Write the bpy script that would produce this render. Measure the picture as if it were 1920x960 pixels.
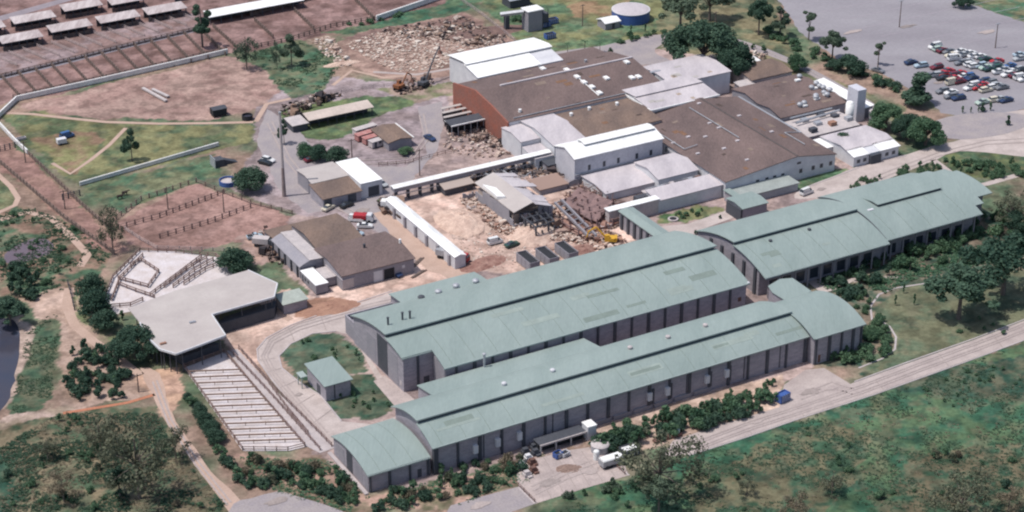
import bpy, bmesh, math, random
import numpy as np
from mathutils import Vector, Matrix, noise as mnoise
rad = math.radians
for o in list(bpy.data.objects): bpy.data.objects.remove(o)
S = bpy.context.scene
COL = S.collection

# ---------------- camera, world, sun, exposure ----------------
CAM_H = 250.0; PITCH = rad(27.0); FPX = 3850.0
cam = bpy.data.cameras.new('camera'); co = bpy.data.objects.new('camera', cam); COL.objects.link(co)
cam.sensor_width = 36.0; cam.lens = 36.0 * FPX / 1920.0
cam.clip_start = 1.0; cam.clip_end = 20000.0
co.location = (0, 0, CAM_H); co.rotation_euler = (rad(90) - PITCH, 0, 0)
S.camera = co
SUN_EL = rad(66); SUN_AZ = rad(-104)          # azimuth from +Y towards +X
W_ = bpy.data.worlds.new('World'); S.world = W_; W_.use_nodes = True
nt = W_.node_tree; bg = nt.nodes['Background']
sky = nt.nodes.new('ShaderNodeTexSky'); sky.sky_type = 'NISHITA'; sky.sun_disc = False
sky.sun_elevation = SUN_EL; sky.sun_rotation = SUN_AZ; sky.air_density = 1.0; sky.dust_density = 2.2
nt.links.new(sky.outputs[0], bg.inputs[0]); bg.inputs[1].default_value = 0.12
sl = bpy.data.lights.new('sun', 'SUN'); sl.energy = 3.3; sl.angle = rad(0.6); sl.color = (1.0, 0.955, 0.90)
so = bpy.data.objects.new('sun', sl); COL.objects.link(so)
sd = Vector((math.cos(SUN_EL) * math.sin(SUN_AZ), math.cos(SUN_EL) * math.cos(SUN_AZ), math.sin(SUN_EL)))
so.rotation_euler = (-sd).to_track_quat('-Z', 'Y').to_euler(); so.location = sd * 400 + Vector((0, 480, 0))
S.view_settings.view_transform = 'Standard'; S.view_settings.look = 'None'
S.view_settings.exposure = 0.10; S.view_settings.gamma = 1.0
S.render.engine = 'CYCLES'
S.cycles.max_bounces = 5; S.cycles.diffuse_bounces = 3; S.cycles.glossy_bounces = 2
S.cycles.transmission_bounces = 2; S.cycles.transparent_max_bounces = 4
S.cycles.use_denoising = True
S.cycles.filter_width = 2.2
ALB = 0.70                                   # displayed lit colour -> base colour

# ---------------- survey frame: u along the halls, w across them (away) ----------------
ANG = rad(29.5); CA, SA = math.cos(ANG), math.sin(ANG)
def wxy(u, w): return (u * CA - w * SA, u * SA + w * CA)
def P(px, py, z=0.0):
    x = (px - 960) / FPX; v = -(py - 480) / FPX
    r = (x, math.cos(PITCH) + v * math.sin(PITCH), -math.sin(PITCH) + v * math.cos(PITCH))
    t = (z - CAM_H) / r[2]
    return (r[0] * t, r[1] * t)
def U(px, py, z=0.0):
    x, y = P(px, py, z)
    return (x * CA + y * SA, -x * SA + y * CA)

def lin(c): c /= 255.0; return c / 12.92 if c <= 0.04045 else ((c + 0.055) / 1.055) ** 2.4
def alb(r, g, b, k=None):
    k = ALB if k is None else k
    return (min(lin(r) * k, .86), min(lin(g) * k, .86), min(lin(b) * k * .985, .86), 1)

# ---------------- materials ----------------
MATS = {}
def mat(name, c1=None, c2=None, scale=0.35, rough=0.8, metal=0.0, spec=0.3, fine=0.12, stretch=None, bump=0.0, bscale=3.0):
    """procedural: two tones mixed by large noise, then fine noise; world/object position based"""
    if name in MATS: return MATS[name]
    m = bpy.data.materials.new(name); m.use_nodes = True; t = m.node_tree; N = t.nodes; L = t.links
    b = N['Principled BSDF']; b.inputs['Roughness'].default_value = rough; b.inputs['Metallic'].default_value = metal
    b.inputs['Specular IOR Level'].default_value = spec
    if c2 is None: c2 = tuple(x * 0.82 for x in c1[:3]) + (1,)
    g = N.new('ShaderNodeNewGeometry'); mp = N.new('ShaderNodeMapping'); L.new(g.outputs['Position'], mp.inputs[0])
    mp.inputs['Rotation'].default_value = (0, 0, -ANG)
    if stretch: mp.inputs['Scale'].default_value = stretch
    n1 = N.new('ShaderNodeTexNoise'); n1.inputs['Scale'].default_value = scale; n1.inputs['Detail'].default_value = 6
    n1.inputs['Roughness'].default_value = 0.62
    L.new(mp.outputs[0], n1.inputs['Vector'])
    r = N.new('ShaderNodeValToRGB'); r.color_ramp.elements[0].position = .36; r.color_ramp.elements[1].position = .66
    r.color_ramp.elements[0].color = c1; r.color_ramp.elements[1].color = c2
    L.new(n1.outputs[0], r.inputs[0])
    n2 = N.new('ShaderNodeTexNoise'); n2.inputs['Scale'].default_value = 2.2; n2.inputs['Detail'].default_value = 4
    L.new(mp.outputs[0], n2.inputs['Vector'])
    mr = N.new('ShaderNodeMapRange'); mr.inputs[1].default_value = .3; mr.inputs[2].default_value = .7
    mr.inputs[3].default_value = 1 - fine; mr.inputs[4].default_value = 1 + fine; L.new(n2.outputs[0], mr.inputs[0])
    mx = N.new('ShaderNodeVectorMath'); mx.operation = 'SCALE'
    L.new(r.outputs[0], mx.inputs[0]); L.new(mr.outputs[0], mx.inputs['Scale'])
    L.new(mx.outputs[0], b.inputs['Base Color'])
    if bump:
        n3 = N.new('ShaderNodeTexNoise'); n3.inputs['Scale'].default_value = bscale; L.new(mp.outputs[0], n3.inputs['Vector'])
        bp = N.new('ShaderNodeBump'); bp.inputs['Strength'].default_value = bump; bp.inputs['Distance'].default_value = .3
        L.new(n3.outputs[0], bp.inputs['Height']); L.new(bp.outputs[0], b.inputs['Normal'])
    MATS[name] = m; return m
def rubmat(name, cols):
    m = bpy.data.materials.new(name); m.use_nodes = True; t = m.node_tree; N = t.nodes; L = t.links
    b = N['Principled BSDF']; b.inputs['Roughness'].default_value = .95; b.inputs['Specular IOR Level'].default_value = .1
    g = N.new('ShaderNodeNewGeometry'); r = N.new('ShaderNodeValToRGB'); r.color_ramp.interpolation = 'CONSTANT'
    e = r.color_ramp.elements; e[0].color = cols[0]; e[1].color = cols[-1]; e[1].position = (len(cols) - 1) / len(cols)
    for i in range(1, len(cols) - 1): k = e.new(i / len(cols)); k.color = cols[i]
    L.new(g.outputs['Random Per Island'], r.inputs[0]); L.new(r.outputs[0], b.inputs['Base Color']); MATS[name] = m; return m
def leafmat(name, dark, light, back=0.25):
    m = bpy.data.materials.new(name); m.use_nodes = True; t = m.node_tree; N = t.nodes; L = t.links
    b = N['Principled BSDF']; b.inputs['Roughness'].default_value = .75; b.inputs['Specular IOR Level'].default_value = .15
    g = N.new('ShaderNodeNewGeometry'); r = N.new('ShaderNodeValToRGB')
    r.color_ramp.elements[0].color = dark; r.color_ramp.elements[1].color = light
    oi = N.new('ShaderNodeObjectInfo'); ma = N.new('ShaderNodeMath'); ma.operation = 'MULTIPLY_ADD'
    L.new(oi.outputs['Random'], ma.inputs[0]); ma.inputs[1].default_value = .35
    m2 = N.new('ShaderNodeMath'); m2.operation = 'MULTIPLY'; m2.inputs[1].default_value = .65
    L.new(g.outputs['Random Per Island'], m2.inputs[0]); L.new(m2.outputs[0], ma.inputs[2])
    L.new(ma.outputs[0], r.inputs[0]); L.new(r.outputs[0], b.inputs['Base Color'])
    tr = N.new('ShaderNodeBsdfTranslucent'); L.new(r.outputs[0], tr.inputs[0])
    mi = N.new('ShaderNodeMixShader'); mi.inputs[0].default_value = back
    L.new(b.outputs[0], mi.inputs[1]); L.new(tr.outputs[0], mi.inputs[2]); L.new(mi.outputs[0], N['Material Output'].inputs[0])
    MATS[name] = m; return m

M_GREEN = mat('green_roof_sheet', alb(167, 182, 179), alb(155, 171, 168), .16, .55, 0, .4, .06, (1, .12, 1))
M_GREENB = mat('green_roof_trim', alb(190, 204, 202), None, .3, .6, 0, .3, .05)
M_BROWN = mat('brown_fibro_roof', alb(138, 119, 116), alb(116, 101, 100), .12, .85, 0, .2, .15, (1, .35, 1))
M_BROWNB = mat('tan_fibro_roof', alb(150, 128, 116), alb(124, 108, 102), .15, .85, 0, .2, .15, (1, .4, 1))
M_PALE = mat('pale_roof_sheet', alb(230, 221, 225), alb(202, 194, 200), .2, .6, 0, .3, .07, (1, .3, 1))
M_WHITE = mat('white_roof_sheet', (.86, .85, .84, 1), (.70, .70, .69, 1), .3, .55, 0, .3, .06, (1, .3, 1))
M_GREYROOF = mat('grey_shade_roof', alb(212, 203, 200), alb(198, 188, 186), .12, .7, 0, .2, .04)
M_WALLG = mat('grey_panel_wall', (.27, .255, .285, 1), (.36, .335, .37, 1), .5, .8, 0, .2, .16, (1, 1, 3))
M_WALLL = mat('light_grey_wall', (.30, .285, .31, 1), (.26, .25, .28, 1), .4, .8, 0, .2, .10)
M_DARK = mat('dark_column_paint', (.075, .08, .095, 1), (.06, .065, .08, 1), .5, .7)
M_WHITEW = mat('white_painted_wall', (.62, .62, .64, 1), (.52, .52, .55, 1), .35, .8, 0, .2, .06)
M_BRICK = mat('red_brick_wall', (.30, .115, .085, 1), (.24, .12, .10, 1), .35, .9, 0, .1, .18)
M_GLASS = mat('dark_window_glass', (.035, .045, .06, 1), (.05, .06, .08, 1), .4, .25, 0, .5)
M_TIMB = mat('weathered_timber', (.20, .15, .13, 1), (.13, .10, .09, 1), .6, .9)
M_STEEL = mat('galvanised_steel', (.42, .43, .46, 1), (.33, .34, .37, 1), .6, .5, .3)
M_CONC = mat('pale_concrete', alb(214, 204, 205), alb(192, 182, 184), .25, .9, 0, .2, .08)
M_RUST = mat('rusty_steel', (.19, .10, .08, 1), (.12, .075, .065, 1), .8, .9, 0, .2, .2)
M_BLACK = mat('black_rubber', (.03, .032, .038, 1), None, .8, .8)
M_BLUE = mat('blue_paint', (.06, .12, .34, 1), None, .8, .5)
M_YEL = mat('yellow_machine_paint', (.62, .36, .04, 1), None, .8, .5)
M_RED = mat('red_paint', (.42, .035, .045, 1), None, .8, .5)
M_REDROOF = mat('faded_red_container_paint', (.36, .14, .13, 1), (.45, .25, .23, 1), .8, .8)
M_BARK = mat('tree_bark', (.17, .14, .125, 1), (.11, .09, .08, 1), 1.2, .95)
M_CREAM = mat('cream_wall', (.50, .45, .44, 1), (.42, .38, .38, 1), .5, .8)
M_BED = mat('bare_red_soil', alb(190, 150, 130), alb(172, 132, 116), .3, 1, 0, .1, .1)

# ---------------- mesh helpers ----------------
ORG = {}
def prop(o, label=None, cat=None, group=None, kind=None):
    if label: o['label'] = label
    if cat: o['category'] = cat
    if group: o['group'] = group
    if kind: o['kind'] = kind
    return o
def root(name, label, cat, u, w, z=0.0, group=None):
    o = bpy.data.objects.new(name, None); COL.objects.link(o)
    x, y = wxy(u, w); o.location = (x, y, z); o.rotation_euler = (0, 0, ANG); o.empty_display_size = 1
    ORG[o.name] = (u, w, z)
    return prop(o, label, cat, group)
class MB:
    def __init__(s): s.v = []; s.f = []
    def add(s, vs, fs):
        n = len(s.v); s.v += [tuple(a) for a in vs]; s.f += [tuple(i + n for i in f) for f in fs]; return s
    def box(s, u0, u1, w0, w1, z0, z1):
        return s.add([(u0, w0, z0), (u1, w0, z0), (u1, w1, z0), (u0, w1, z0), (u0, w0, z1), (u1, w0, z1), (u1, w1, z1), (u0, w1, z1)],
                     [(0, 3, 2, 1), (4, 5, 6, 7), (0, 1, 5, 4), (1, 2, 6, 5), (2, 3, 7, 6), (3, 0, 4, 7)])
    def prism(s, a, b):           # a, b: matching closed 3-D loops
        n = len(a)
        return s.add(list(a) + list(b), [tuple(range(n))[::-1], tuple(range(n, 2 * n))] + [(i, (i + 1) % n, n + (i + 1) % n, n + i) for i in range(n)])
    def prism_u(s, prof, u0, u1): return s.prism([(u0, w, z) for w, z in prof], [(u1, w, z) for w, z in prof])
    def prism_w(s, prof, w0, w1): return s.prism([(u, w0, z) for u, z in prof], [(u, w1, z) for u, z in prof])
    def sheet(s, axis, line, a0, a1, th):
        for (p, zp), (q, zq) in zip(line[:-1], line[1:]):
            pr = [(p, zp - th), (q, zq - th), (q, zq), (p, zp)]
            (s.prism_u if axis == 'u' else s.prism_w)(pr, a0, a1)
        return s
    def poly(s, pts, z0, z1): return s.prism([(u, w, z0) for u, w in pts], [(u, w, z1) for u, w in pts])
    def cyl(s, u, w, z0, z1, r, n=12, r2=None):
        r2 = r if r2 is None else r2
        return s.prism([(u + r * math.cos(6.2832 * i / n), w + r * math.sin(6.2832 * i / n), z0) for i in range(n)],
                       [(u + r2 * math.cos(6.2832 * i / n), w + r2 * math.sin(6.2832 * i / n), z1) for i in range(n)])
    def tube(s, a, b, r, r2=None, n=6):
        r2 = r if r2 is None else r2
        a = Vector(a); b = Vector(b); d = (b - a).normalized(); x = d.orthogonal().normalized(); y = d.cross(x)
        return s.prism([a + x * (r * math.cos(6.2832 * i / n)) + y * (r * math.sin(6.2832 * i / n)) for i in range(n)],
                       [b + x * (r2 * math.cos(6.2832 * i / n)) + y * (r2 * math.sin(6.2832 * i / n)) for i in range(n)])
    def bar(s, a, b, wd, hg):      # flat bar between two points
        a = Vector(a); b = Vector(b); d = (b - a); x = Vector((-d.y, d.x, 0)); x = x.normalized() * wd / 2 if x.length > 1e-6 else Vector((wd / 2, 0, 0))
        h = Vector((0, 0, hg)) if abs(d.z) < d.length * .9 else Vector((0, wd, 0))
        return s.prism([a - x, a + x, a + x + h, a - x + h], [b - x, b + x, b + x + h, b - x + h])
    def dome(s, u, w, z, r, h, n=10, k=3):
        rings = []
        for j in range(k + 1):
            a = j / k * math.pi / 2
            rings.append([(u + r * math.cos(a) * math.cos(6.2832 * i / n), w + r * math.cos(a) * math.sin(6.2832 * i / n), z + h * math.sin(a)) for i in range(n)])
        for A, B_ in zip(rings[:-1], rings[1:]): s.add(A + B_, [(i, (i + 1) % n, n + (i + 1) % n, n + i) for i in range(n)])
        return s
    def mesh(s, name, m, org=(0, 0, 0), smooth=False):
        me = bpy.data.meshes.new(name)
        me.from_pydata([(a - org[0], b - org[1], c - org[2]) for a, b, c in s.v], [], s.f)
        bm = bmesh.new(); bm.from_mesh(me); bmesh.ops.recalc_face_normals(bm, faces=bm.faces); bm.to_mesh(me); bm.free()
        if m: me.materials.append(m)
        if smooth:
            for p in me.polygons: p.use_smooth = True
        return me
    def build(s, name, m, parent=None, smooth=False):
        if parent is not None:
            org = ORG[parent.name]
            o = bpy.data.objects.new(name, s.mesh(name, m, org, smooth)); COL.objects.link(o); o.parent = parent; ORG[o.name] = org
        else:
            us = [a[0] for a in s.v]; ws = [a[1] for a in s.v]; zs = [a[2] for a in s.v]
            org = ((min(us) + max(us)) / 2, (min(ws) + max(ws)) / 2, min(zs))
            o = bpy.data.objects.new(name, s.mesh(name, m, org, smooth)); COL.objects.link(o)
            x, y = wxy(org[0], org[1]); o.location = (x, y, org[2]); o.rotation_euler = (0, 0, ANG); ORG[o.name] = org
        return o
def one(name, label, cat, mb, m, group=None): return prop(mb.build(name, m), label, cat, group)
def B(*a): return MB().box(*a)
def arc(w0, z0, w1, z1, sag, n=16):
    return [(w0 + (w1 - w0) * i / n, z0 + (z1 - z0) * i / n + 4 * sag * (i / n) * (1 - i / n)) for i in range(n + 1)]
def at(line, w):
    for (p, zp), (q, zq) in zip(line[:-1], line[1:]):
        if min(p, q) - 1e-6 <= w <= max(p, q) + 1e-6: return zp + (zq - zp) * (w - p) / (q - p)
    return line[0][1] if abs(w - line[0][0]) < abs(w - line[-1][0]) else line[-1][1]
def cut(line, a, b):
    return [(a, at(line, a))] + [p for p in line if a + 1e-4 < p[0] < b - 1e-4] + [(b, at(line, b))]
def extend(line, o):
    (a, za), (b, zb) = line[0], line[1]; k = o / abs(b - a); s0 = (a - (b - a) * k, za - (zb - za) * k)
    (a, za), (b, zb) = line[-1], line[-2]; k = o / abs(b - a); s1 = (a - (b - a) * k, za - (zb - za) * k)
    return [s0] + line + [s1]
def wallpart(r, axis, line, a0, a1, m, th=.2, z0=0.0, name='wall'):
    prof = [(line[0][0], z0)] + [(w, z - th - .02) for w, z in line] + [(line[-1][0], z0)]
    mb = MB(); (mb.prism_u if axis == 'u' else mb.prism_w)(prof, a0, a1); return mb.build(name, m, r)
def roofpart(r, axis, line, a0, a1, m, th=.2, over=.4, dz=0.0, name='roof', ext=True):
    l = extend(line, over) if ext else line
    return MB().sheet(axis, [(w, z + dz) for w, z in l], a0 - over, a1 + over, th).build(name, m, r)
def bld(name, label, axis, a0, a1, line, mr, mw, cat='building', group=None, over=.35, th=.2):
    c = ((a0 + a1) / 2, (line[0][0] + line[-1][0]) / 2); 
    r = root(name, label, cat, *(c if axis == 'u' else c[::-1]), 0, group)
    wallpart(r, axis, line, a0, a1, mw, th); roofpart(r, axis, line, a0, a1, mr, th, over)
    return r
def win(r, face, a, b, d, z0, z1, m=None, name='window', proud=.05):
    """face F: on the front wall w=d spanning u a..b; L: on the left wall u=d spanning w a..b"""
    mb = B(a, b, d - proud, d + .05, z0, z1) if face == 'F' else (B(d - proud, d + .05, a, b, z0, z1) if face == 'L' else B(d - .05, d + proud, a, b, z0, z1))
    return mb.build(name, m or M_GLASS, r)
# ---------------- ground: one sheet, fine under the photographed area, reaching the horizon ----------------
def vnoise(x, y, s, seed):
    x = x / s + seed * 17.3; y = y / s - seed * 9.1
    xi = np.floor(x).astype(np.int64); yi = np.floor(y).astype(np.int64); fx = x - xi; fy = y - yi
    fx = fx * fx * (3 - 2 * fx); fy = fy * fy * (3 - 2 * fy)
    def h(a, b):
        n = (a * 374761393 + b * 668265263 + seed * 1442695) & 0x7fffffff
        n = ((n ^ (n >> 13)) * 1274126177) & 0x7fffffff
        return ((n ^ (n >> 16)) & 0xffff) / 65535.0
    return (h(xi, yi) * (1 - fx) + h(xi + 1, yi) * fx) * (1 - fy) + (h(xi, yi + 1) * (1 - fx) + h(xi + 1, yi + 1) * fx) * fy
def fbm(x, y, s, seed, o=4):
    t = 0; a = 1.0; n = 0
    for i in range(o): t = t + a * vnoise(x, y, s / 2 ** i, seed + i); n += a; a *= .55
    return t / n
def inside(x, y, poly):
    r = np.zeros(x.shape, bool); j = len(poly) - 1
    for i in range(len(poly)):
        xi, yi = poly[i]; xj, yj = poly[j]
        if yi != yj:
            c = ((yi > y) != (yj > y)) & (x < (xj - xi) * (y - yi) / (yj - yi) + xi); r ^= c
        j = i
    return r
def graded(a, b, step, far):
    mid = list(np.arange(a, b + step, step)); out = [];
    s = step
    lo = [a]; hi = [mid[-1]]
    while lo[-1] > -far: s *= 1.5; lo.append(lo[-1] - s)
    s = step
    while hi[-1] < far: s *= 1.5; hi.append(hi[-1] + s)
    return np.array(lo[::-1][:-1] + mid + hi[1:])
gx = graded(-190, 190, .62, 9000); gy = graded(352, 700, .62, 9000)
X, Y = np.meshgrid(gx, gy); nx, ny = len(gx), len(gy)
wx = X + (fbm(X, Y, 9, 3) - .5) * 5 + (fbm(X, Y, 2.2, 5) - .5) * 2.0
wy = Y + (fbm(X, Y, 9, 11) - .5) * 7 + (fbm(X, Y, 2.2, 7) - .5) * 2.4
C = np.zeros(X.shape + (3,))
def tone(c): return np.array(alb(*c)[:3]) * np.array([1.0, .99, 1.0])
def paint(mask, c1, c2, s=10, seed=1, lo=.38, hi=.62, amt=1.0):
    n = np.clip((fbm(X, Y, s, seed) - lo) / (hi - lo), 0, 1)[..., None]
    col = tone(c1) * (1 - n) + tone(c2) * n
    m = mask[..., None] * amt
    C[:] = C * (1 - m) + col * m
paint(np.ones(X.shape), (168, 144, 130), (112, 130, 104), 16, 1)
Z = [ ([(520,330),(800,140),(1060,100),(1300,90),(1640,220),(1600,330),(1560,420),(1500,520),(1520,700),(1000,860),(690,925),(600,850),(600,600),(540,500)], (196,174,168), (170,152,150), 8),
 # pixel outline of each patch of ground, its two tones, size of the mottling
 ([(-90,-90),(900,-90),(840,5),(690,45),(540,85),(427,101),(32,190),(-90,225)], (162,134,130), (136,110,106), 4),
 ([(-90,112),(0,95),(340,25),(385,22),(372,55),(0,140),(-90,165)], (168,150,152), (152,128,124), 5),
 ([(35,197),(425,108),(470,118),(520,150),(545,182),(480,205),(395,224),(200,224),(60,208)], (174, 144, 136), (190, 162, 152), 6),
 ([(0,216),(60,212),(240,233),(470,233),(495,262),(405,280),(150,347),(90,305),(40,262)], (148, 146, 108), (112, 126, 96), 5),
 ([(120,245),(180,250),(200,262),(150,310),(135,325),(100,300),(60,262)], (150,150,108), (158,132,112), 6),
 ([(155,352),(400,288),(430,350),(360,346),(225,398),(205,388)], (96, 126, 100), (134, 138, 108), 4),
 ([(-60,250),(15,258),(150,385),(238,470),(205,478),(0,312),(-60,300)], (184,150,138), (172,138,130), 7),
 ([(-60,318),(0,325),(30,368),(25,388),(-60,410)], (150,146,114), (124,136,104), 6),
 ([(220,412),(368,345),(460,368),(548,402),(530,442),(300,475),(235,455)], (180, 147, 139), (164, 132, 124), 5),
 ([(360,340),(430,330),(600,398),(548,404),(460,366)], (138,134,116), (112,122,104), 4),
 ([(478,205),(545,150),(700,148),(850,150),(830,230),(800,290),(760,345),(720,440),(560,402),(440,352),(482,270)], (182,167,170), (166,150,150), 9),
 ([(470,95),(560,75),(640,110),(600,170),(560,185),(520,165)], (88, 122, 98), (122, 130, 104), 4),
 ([(560,195),(700,178),(790,185),(702,226),(640,262),(545,262),(532,210)], (128,144,102), (106,128,98), 6),
 ([(700,165),(860,150),(850,180),(780,190)], (140,142,112), (178,156,146), 5),
 ([(600,62),(690,45),(880,-10),(940,-10),(872,22),(690,60)], (84,126,102), (112,136,106), 6),
 ([(608,92),(680,60),(872,24),(965,80),(850,138),(760,150),(690,140)], (184, 156, 144), (166, 138, 128), 5),
 ([(640,70),(870,27),(965,80),(915,98),(860,60),(700,80)], (150, 124, 118), (168, 140, 130), 4),
 ([(880,-20),(1270,-60),(1290,60),(1040,102),(985,92)], (142,142,104), (108,136,106), 9),
 ([(1035,-20),(1180,-20),(1170,28),(1080,32)], (160,134,108), (140,140,104), 8),
 ([(1250,-60),(1430,-60),(1500,130),(1700,200),(1690,245),(1400,112),(1230,92)], (148,140,112), (112,122,98), 5),
 ([(735,392),(830,350),(1000,330),(1150,400),(1195,440),(1180,475),(960,515),(868,506)], (244, 216, 202), (224, 192, 178), 6),
 ([(830,400),(900,395),(1010,420),(1100,440),(1050,465),(900,440)], (212, 182, 168), (238, 208, 194), 4),
 ([(440,440),(540,440),(560,480),(470,500)], (196,164,150), (170,146,138), 4),
 ([(415,625),(470,600),(520,545),(600,560),(700,505),(800,488),(870,498),(905,520),(740,562),(640,592),(500,645),(470,700)], (234, 206, 192), (210, 180, 166), 6),
 ([(575,565),(640,556),(665,568),(640,590),(590,600),(560,598)], (188,150,130), (176,138,120), 5),
 ([(-60,400),(60,388),(150,430),(205,482),(170,540),(120,560),(60,565),(-60,570)], (88, 116, 92), (160, 134, 118), 3),
 ([(30,560),(120,540),(150,560),(200,650),(262,700),(292,742),(110,772),(108,650),(85,592)], (206,180,166), (184,158,142), 6),
 ([(140,540),(190,600),(240,660),(225,668),(170,640),(140,590)], (136,146,110), (190,164,150), 4),
 ([(48,625),(95,590),(112,600),(97,740),(40,790),(20,770)], (84, 110, 88), (118, 126, 102), 4),
 ([(0,600),(40,590),(62,612),(48,680),(30,745),(0,775)], (210,186,172), (190,170,158), 4),
 ([(-60,800),(60,765),(120,760),(150,775),(40,800),(-60,850)], (212,188,176), (176,158,140), 4),
 ([(-60,830),(110,768),(290,768),(340,850),(460,990),(-60,990)], (86, 106, 84), (142, 130, 108), 2.4),
 ([(-60,850),(40,850),(35,930),(0,960),(-60,980)], (50, 84, 70), (74, 100, 82), 4),
 ([(255,700),(330,690),(345,740),(310,790),(285,760)], (228,190,164), (214,178,158), 6),
 ([(522,660),(575,628),(622,620),(668,650),(690,690),(655,700),(600,702),(575,716),(560,714)], (80, 108, 90), (108, 122, 102), 2.5),
 ([(600,742),(640,705),(700,695),(750,742),(740,770),(700,785),(640,792),(610,768)], (76, 106, 88), (106, 120, 100), 2.5),
 ([(440,850),(620,860),(690,932),(980,868),(1002,902),(850,952),(650,965),(520,928)], (192,160,146), (122,118,96), 3.5),
 ([(1090,812),(1470,700),(1480,765),(1235,842),(1110,856)], (224,198,182), (196,170,154), 4),
 ([(980,990),(1080,925),(1290,856),(1640,738),(1980,612),(1990,990)], (68, 108, 86), (98, 122, 92), 5),
 ([(1290,900),(1400,850),(1520,790),(1640,820),(1600,900),(1500,980),(1380,985),(1300,960)], (76, 106, 84), (126, 122, 98), 2.4),
 ([(1700,850),(1990,830),(1990,990),(1650,990)], (76, 106, 84), (128, 120, 98), 2.4),
 ([(1600,700),(1700,690),(1990,660),(1990,760),(1700,735)], (62, 92, 78), (88, 102, 84), 2.4),
 ([(1500,500),(1640,470),(1800,425),(1940,385),(1980,520),(1700,535),(1640,575),(1675,640),(1612,692),(1530,682),(1600,600)], (72, 98, 84), (150, 136, 120), 3),
 ([(1640,575),(1700,535),(1780,520),(1980,505),(1980,598),(1590,722),(1690,662),(1674,620)], (106, 120, 98), (122, 124, 100), 5),
 ([(1480,345),(1565,312),(1602,318),(1496,358)], (112,146,112), (130,148,110), 5),
 ([(1440,235),(1500,200),(1570,240),(1590,290),(1480,350)], (214,192,180), (176,156,150), 4),
 ([(1765,290),(1850,280),(1980,290),(1980,330),(1860,335),(1790,322)], (126,134,96), (96,122,96), 4),
 ([(1710,0),(1790,-40),(1990,-40),(1990,60),(1920,40),(1840,12)], (140,136,108), (86,124,98), 6),
 ([(1230,410),(1340,385),(1362,395),(1290,420),(1240,420)], (108,138,96), (140,140,104), 3),
]
for i, (pl, c1, c2, s) in enumerate(Z):
    paint(inside(wx, wy, [P(a, b) for a, b in pl]).astype(float), c1, c2, s, 20 + i)
# worn earth and grass tufts everywhere, by world position
grn = np.clip((C[..., 1] / np.maximum(C[..., 0], 1e-4) - 1.0) * 6, 0, 1)
dry = (np.clip((fbm(X, Y, 3.0, 131, 4) - .53) * 5, 0, .36) * grn)[..., None]; C[:] = C * (1 - dry) + tone((140, 126, 106)) * dry
wet = (np.clip((fbm(X, Y, 2.4, 141, 4) - .55) * 5, 0, .4) * grn)[..., None]; C[:] = C * (1 - wet) + tone((56, 82, 72)) * wet
big = np.clip((fbm(X, Y, 30, 77) - .5) * 1.0, -.08, .14)[..., None]; C *= (1 - big)
sp = np.clip((fbm(X, Y, 2.6, 91, 3) - .5) * 1.3, -.26, .16)[..., None]; C *= (1 + sp)
me = bpy.data.meshes.new('ground')
co3 = np.zeros((nx * ny, 3)); co3[:, 0] = X.ravel(); co3[:, 1] = Y.ravel()
idx = np.arange(nx * ny).reshape(ny, nx)
q = np.stack([idx[:-1, :-1], idx[:-1, 1:], idx[1:, 1:], idx[1:, :-1]], -1).reshape(-1, 4)
me.vertices.add(nx * ny); me.vertices.foreach_set('co', co3.ravel())
me.loops.add(q.size); me.loops.foreach_set('vertex_index', q.ravel().astype(np.int32))
me.polygons.add(len(q)); me.polygons.foreach_set('loop_start', np.arange(0, q.size, 4, dtype=np.int32))
me.polygons.foreach_set('loop_total', np.full(len(q), 4, dtype=np.int32))
me.update(calc_edges=True)
ca = me.color_attributes.new('soil', 'FLOAT_COLOR', 'POINT')
ca.data.foreach_set('color', np.concatenate([np.clip(C, .01, .85).reshape(-1, 3), np.ones((nx * ny, 1))], 1).ravel().astype(np.float32))
go = bpy.data.objects.new('ground', me); COL.objects.link(go); go['kind'] = 'structure'
m = bpy.data.materials.new('ground_soil_and_grass'); m.use_nodes = True; t = m.node_tree; N = t.nodes; L = t.links
b = N['Principled BSDF']; b.inputs['Roughness'].default_value = .95; b.inputs['Specular IOR Level'].default_value = .1
at_ = N.new('ShaderNodeAttribute'); at_.attribute_name = 'soil'
g_ = N.new('ShaderNodeNewGeometry'); n2 = N.new('ShaderNodeTexNoise'); n2.inputs['Scale'].default_value = .9; n2.inputs['Detail'].default_value = 8; n2.inputs['Roughness'].default_value = .7
L.new(g_.outputs['Position'], n2.inputs['Vector'])
mr = N.new('ShaderNodeMapRange'); mr.inputs[1].default_value = .32; mr.inputs[2].default_value = .68; mr.inputs[3].default_value = .68; mr.inputs[4].default_value = 1.24
L.new(n2.outputs[0], mr.inputs[0]); mx = N.new('ShaderNodeVectorMath'); mx.operation = 'SCALE'
L.new(at_.outputs['Color'], mx.inputs[0]); L.new(mr.outputs[0], mx.inputs['Scale']); L.new(mx.outputs[0], b.inputs['Base Color'])
me.materials.append(m)

# ---------------- roads, yards, paths, water: thin sheets lying on the ground ----------------
def smooth_loop(pts, k):
    if k <= 1: return pts
    out = []; n = len(pts)
    for i in range(n):
        p0, p1, p2, p3 = (Vector(pts[(i + j) % n]) for j in (-1, 0, 1, 2))
        for s in range(k):
            t = s / k
            out.append(tuple(.5 * ((2 * p1) + (-p0 + p2) * t + (2 * p0 - 5 * p1 + 4 * p2 - p3) * t * t + (-p0 + 3 * p1 - 3 * p2 + p3) * t ** 3)))
    return out
def jag(pts, amp, step=2.0, seed=0):
    out = []; rnd = random.Random(seed)
    for a, b in zip(pts, pts[1:] + pts[:1]):
        L_ = math.dist(a, b); n = max(1, int(L_ / step))
        for i in range(n):
            t = i / n; out.append((a[0] + (b[0] - a[0]) * t + rnd.uniform(-amp, amp), a[1] + (b[1] - a[1]) * t + rnd.uniform(-amp, amp)))
    return out
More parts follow.
